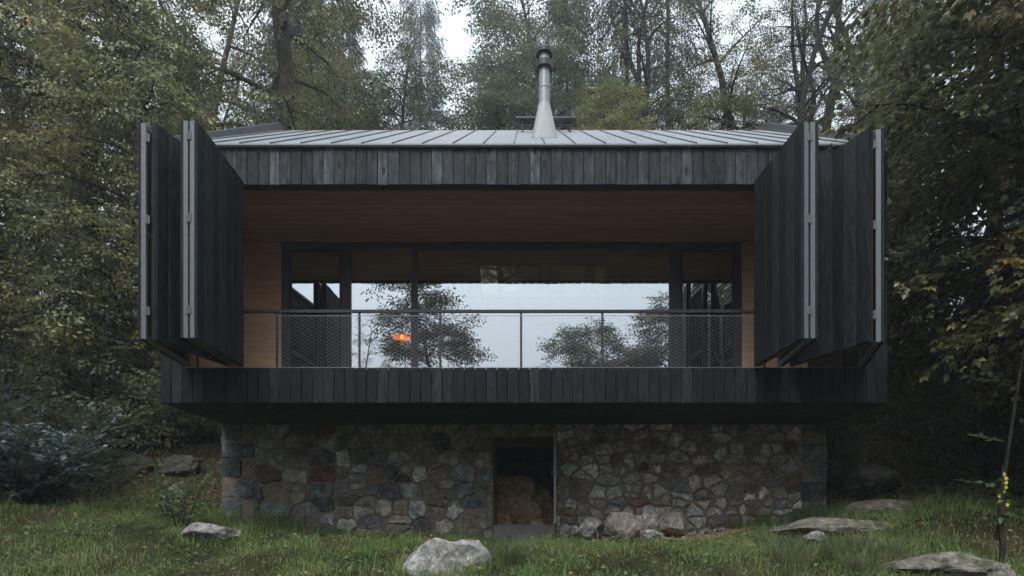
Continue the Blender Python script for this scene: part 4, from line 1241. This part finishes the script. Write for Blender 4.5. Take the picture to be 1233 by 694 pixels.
def blades_at(x, y, hgt, wid, seed, lean=.7):
    g = np.random.default_rng(seed); n = len(x); z = terrain(x, y)
    h = hgt*g.lognormal(0, .4, n); a = g.uniform(0, 6.283, n); ln = h*lean*g.random(n)*1.6; w_ = wid*g.uniform(.7,1.4,n); b_ = g.uniform(0,6.283,n)
    base = np.stack([x,y,z-.02],1); sd = np.stack([np.cos(b_),np.sin(b_),np.zeros(n)],1)*w_[:,None]*.5
    d1 = np.stack([np.cos(a)*ln*.3,np.sin(a)*ln*.3,h*.6],1); d2 = np.stack([np.cos(a)*ln,np.sin(a)*ln,h*(1-.25*ln/h)],1)
    return np.concatenate([np.stack([base-sd,base+sd,base+d1+sd*.8,base+d1-sd*.8],1), np.stack([base+d1-sd*.8,base+d1+sd*.8,base+d2+sd*.1,base+d2-sd*.1],1)],1).reshape(-1,4,3)
rings = []
for k, (cx_, cy_, rx, ry, rot, n, h) in enumerate(((-.90,-1.55,.54,.40,.3,900,.15),(-4.55,-.25,.36,.26,.6,420,.13),(4.75,.15,.95,.46,.1,1100,.12),(6.15,1.25,.75,.42,-.15,700,.12),(4.80,-1.75,.76,.52,-.5,800,.12),(4.15,-.42,.15,.12,0,160,.12),(4.72,-.55,.16,.12,0,160,.12),(1.72,1.0,.35,.15,.3,130,.10))):
    x_, y_ = ring_blades(n, cx_, cy_, rx, ry, rot, h, 300+k); rings.append(blades_at(x_, y_, h, .008, 320+k))
grass = np_mesh('grass', np.concatenate([Q1, Q2] + rings), 4, M['grass']); tag(grass, kind='stuff')
# weeds, clover and fallen leaves among the grass
g = np.random.default_rng(91)
x = g.uniform(-10, 9, 16000); y = g.uniform(-3.2, 2.0, 16000)
k = (g.random(16000) < meadow(x, y)*np.clip(.35 + np.sin(2.7*x+1)*np.cos(2.3*y+.7*x), .06, 1)); x, y = x[k], y[k]; m = len(x)
a = g.uniform(0, 6.283, m); Lw = g.uniform(.025, .07, m)
Qw = leaf_quads(np.stack([x, y, terrain(x, y)+g.uniform(.01,.08,m)], 1), np.stack([np.cos(a), np.sin(a), g.normal(.25,.3,m)], 1), np.array([0,-.3,1.]) + g.normal(0,.4,(m,3)), Lw, Lw*.7, .12, .05)
weeds = np_mesh('meadow_weeds', Qw, 4, M['leaf_fresh']); tag(weeds, kind='stuff')
m = 1000; x = g.uniform(-10, 9, m); y = g.uniform(-3.0, 1.6, m); a = g.uniform(0, 6.283, m); Lw = g.uniform(.04, .085, m)
Ql = leaf_quads(np.stack([x, y, terrain(x, y)+g.uniform(.02,.10,m)], 1), np.stack([np.cos(a), np.sin(a), g.normal(0,.25,m)], 1), np.array([0,-.3,1.]) + g.normal(0,.4,(m,3)), Lw, Lw*.65, .15, .05)
fallen = np_mesh('fallen_leaves', Ql, 4, M['fallen']); tag(fallen, kind='stuff')
# tufts of long grass
def tuft(name, x, y, n, hgt, rad, seed, label, mat='grass_long', group=None):
    g = np.random.default_rng(seed)
    r_ = rad*np.sqrt(g.random(n)); t = g.uniform(0, 6.283, n)
    px_, py_ = r_*np.cos(t), r_*np.sin(t)
    z = terrain(x+px_, y+py_) - T(x,y)
    h = hgt*g.lognormal(-.1, .3, n); a = t + g.normal(0,.7,n); ln = h*g.uniform(.15, 1.0, n)
    w = .009*g.uniform(.7,1.3,n); bb = g.uniform(0,6.283,n)
    base = np.stack([px_, py_, z-.02], 1); sd = np.stack([np.cos(bb), np.sin(bb), np.zeros(n)], 1)*w[:,None]*.5
    A = np.stack([np.cos(a), np.sin(a), np.zeros(n)], 1)
    k = [base + A*(ln*f**2)[:,None] + np.array([0,0,1.])*(h*(f - .42*(ln/h)*f**3))[:,None] for f in (0,.35,.7,1.0)]
    ws = (1,.9,.6,.1)
    q = np.concatenate([np.stack([k[i]-sd*ws[i], k[i]+sd*ws[i], k[i+1]+sd*ws[i+1], k[i+1]-sd*ws[i+1]], 1) for i in range(3)])
    o = np_mesh(name, q, 4, M[mat]); o.location = (x, y, T(x,y)); tag(o, label, 'grass tuft', group); return o
tuft('grass_tuft', -.22, -1.35, 420, .36, .22, 1, 'tall grass tuft just right of the granite boulder')
tuft('grass_tuft', -1.30, -1.15, 160, .22, .18, 2, 'short grass tuft left of the granite boulder')
GT = 'tufts of long grass in front of the flat slab'
for i, (x, y, s) in enumerate(((3.75,-1.0,.30),(4.15,-1.25,.34),(4.55,-1.35,.30),(3.5,-.6,.24),(4.4,-.75,.25),(3.95,-1.9,.3),(3.3,-1.5,.27))):
    tuft('grass_tuft', x, y, 260, s, .26, 10+i, 'long bent grass tuft in front of the flat slab on the right', group=GT)
GW = 'grass tufts along the foot of the stone base'
for i, (x, y, s) in enumerate(((-4.6,1.3,.34),(-4.1,1.25,.38),(-3.7,1.35,.3),(-3.2,1.4,.22),(-5.2,1.3,.34),(4.4,1.4,.3),(4.9,1.35,.34),(3.9,1.45,.22),(-1.6,1.45,.16),(5.3,1.3,.36))):
    tuft('grass_tuft', x, y, 170, s, .24, 30+i, 'dark grass tuft growing against the foot of the stone base', 'grass', GW)

# plants and litter on the wooded banks
def cover(n, seed):
    g = np.random.default_rng(seed)
    x = g.uniform(-22, 22, n); y = g.uniform(-1.5, 16, n)
    k = (np.abs(x) > 5.75) & (y > 1.2 - .0*x)
    k |= (np.abs(x) > 9) & (y > -1.5)
    x, y = x[k], y[k]; m = len(x)
    z = terrain(x, y) + g.uniform(.0, .07, m)*g.random(m)
    a = g.uniform(0, 6.283, m)
    P = np.stack([x, y, z], 1); D = np.stack([np.cos(a), np.sin(a), g.normal(.15,.35,m)], 1)
    N = np.array([0,-.45,.9]) + g.normal(0,.5,(m,3))
    L = g.uniform(.05,.13,m)
    return leaf_quads(P, D, N, L, L*.55, .15, .05)
def bank(x, y):
    return np.where((np.abs(x) > 5.7) & (y > .9), .55+.45*np.sin(1.1*x+.6)*np.cos(.9*y), 0)
Q3 = blades(42000, (-16, 16), (.9, 9), .13, .011, 5, bank, .8)
cov = np_mesh('ground_cover', np.concatenate([cover(60000, 3), Q3]), 4, M['litter']); tag(cov, kind='stuff')
# a few pale leaves lying in the grass
g = np.random.default_rng(8)
# ------------------------------------------------------------------ haze
mb = MB(); mb.box(-75, 75, -60, 85, -18, 62)
hm, nt, out = new_mat('forest mist')
pv = nd(nt, 'ShaderNodeVolumePrincipled', Density=HAZE, Anisotropy=.2); pv.inputs['Color'].default_value = (.90,.95,.98,1)
nt.links.new(pv.outputs[0], out.inputs['Volume'])
hz = mb.build('haze', hm); tag(hz, kind='stuff')

# ------------------------------------------------------------------ sky, sun, camera
w = bpy.data.worlds.new('World'); sc.world = w; w.use_nodes = True
nt = w.node_tree; nt.nodes.clear(); L = nt.links
SUN_EL, SUN_AZ = R(56), R(195)          # overcast, brightest part of the sky behind the camera
sky = nd(nt, 'ShaderNodeTexSky', sky_type='NISHITA', sun_disc=False)
sky.sun_elevation = SUN_EL; sky.sun_rotation = SUN_AZ; sky.dust_density = 4; sky.air_density = 1.4; sky.ozone_density = 1
bw = nd(nt, 'ShaderNodeRGBToBW'); L.new(sky.outputs[0], bw.inputs[0])
cloud = mix(nt, (7.7,8.6,9.4), mix(nt, (.93,.975,1.03), bw.outputs[0], 1.0, 'MULTIPLY'), .25)
colr = mix(nt, cloud, sky.outputs[0], .12)
tcw = nd(nt, 'ShaderNodeTexCoord'); sx_ = nd(nt, 'ShaderNodeSeparateXYZ'); L.new(tcw.outputs['Generated'], sx_.inputs[0])
mr = nd(nt, 'ShaderNodeMapRange'); L.new(sx_.outputs['Z'], mr.inputs['Value'])      # overcast sky: brighter towards the zenith
for k_, v_ in (('From Min',0),('From Max',1),('To Min',.42),('To Max',1.35)): mr.inputs[k_].default_value = v_
colr = mix(nt, colr, mr.outputs[0], 1.0, 'MULTIPLY')
sd_ = nd(nt, 'ShaderNodeVectorMath', operation='DOT_PRODUCT'); L.new(tcw.outputs['Generated'], sd_.inputs[0])
sd_.inputs[1].default_value = (math.sin(SUN_AZ)*math.cos(SUN_EL), math.cos(SUN_AZ)*math.cos(SUN_EL), math.sin(SUN_EL))
ms = nd(nt, 'ShaderNodeMapRange'); L.new(sd_.outputs['Value'], ms.inputs['Value'])    # and brighter round the veiled sun
for k_, v_ in (('From Min',-.2),('From Max',1),('To Min',.80),('To Max',1.12)): ms.inputs[k_].default_value = v_
colr = mix(nt, colr, ms.outputs[0], 1.0, 'MULTIPLY')
bg = nd(nt, 'ShaderNodeBackground', Strength=SKY); L.new(colr, bg.inputs['Color'])
wo = nd(nt, 'ShaderNodeOutputWorld'); L.new(bg.outputs[0], wo.inputs['Surface'])
sl = bpy.data.lights.new('sun', 'SUN'); sl.energy = SUN; sl.angle = R(20); sl.color = (1.0,.97,.93)
so_ = link(bpy.data.objects.new('sun', sl))
d = Vector((math.sin(SUN_AZ)*math.cos(SUN_EL), math.cos(SUN_AZ)*math.cos(SUN_EL), math.sin(SUN_EL)))   # towards the sun
so_.rotation_euler = d.to_track_quat('Z', 'Y').to_euler(); so_.location = d*60

cd = bpy.data.cameras.new('camera'); cd.sensor_width = 36; cd.lens = 667.2/1233*36
cd.shift_y = (636-347)/1233; cd.shift_x = -(631-616.5)/1233
cd.clip_start = .05; cd.clip_end = 2000
co = link(bpy.data.objects.new('camera', cd)); co.location = (0, -8.34, 0); co.rotation_euler = (R(90), 0, 0)
sc.camera = co
sc.view_settings.view_transform = 'Standard'; sc.view_settings.look = 'None'; sc.view_settings.gamma = 1; sc.view_settings.use_curve_mapping = False
sc.view_settings.exposure = EXPO
sc.render.engine = 'CYCLES'
c = sc.cycles
c.max_bounces = 6; c.diffuse_bounces = 3; c.glossy_bounces = 3; c.transmission_bounces = 4; c.transparent_max_bounces = 8; c.volume_bounces = 0
c.sample_clamp_indirect = 6; c.use_adaptive_sampling = True; c.adaptive_threshold = .02
c.use_denoising = True; c.denoiser = 'OPENIMAGEDENOISE'; c.caustics_reflective = False; c.caustics_refractive = False
c.volume_max_steps = 64
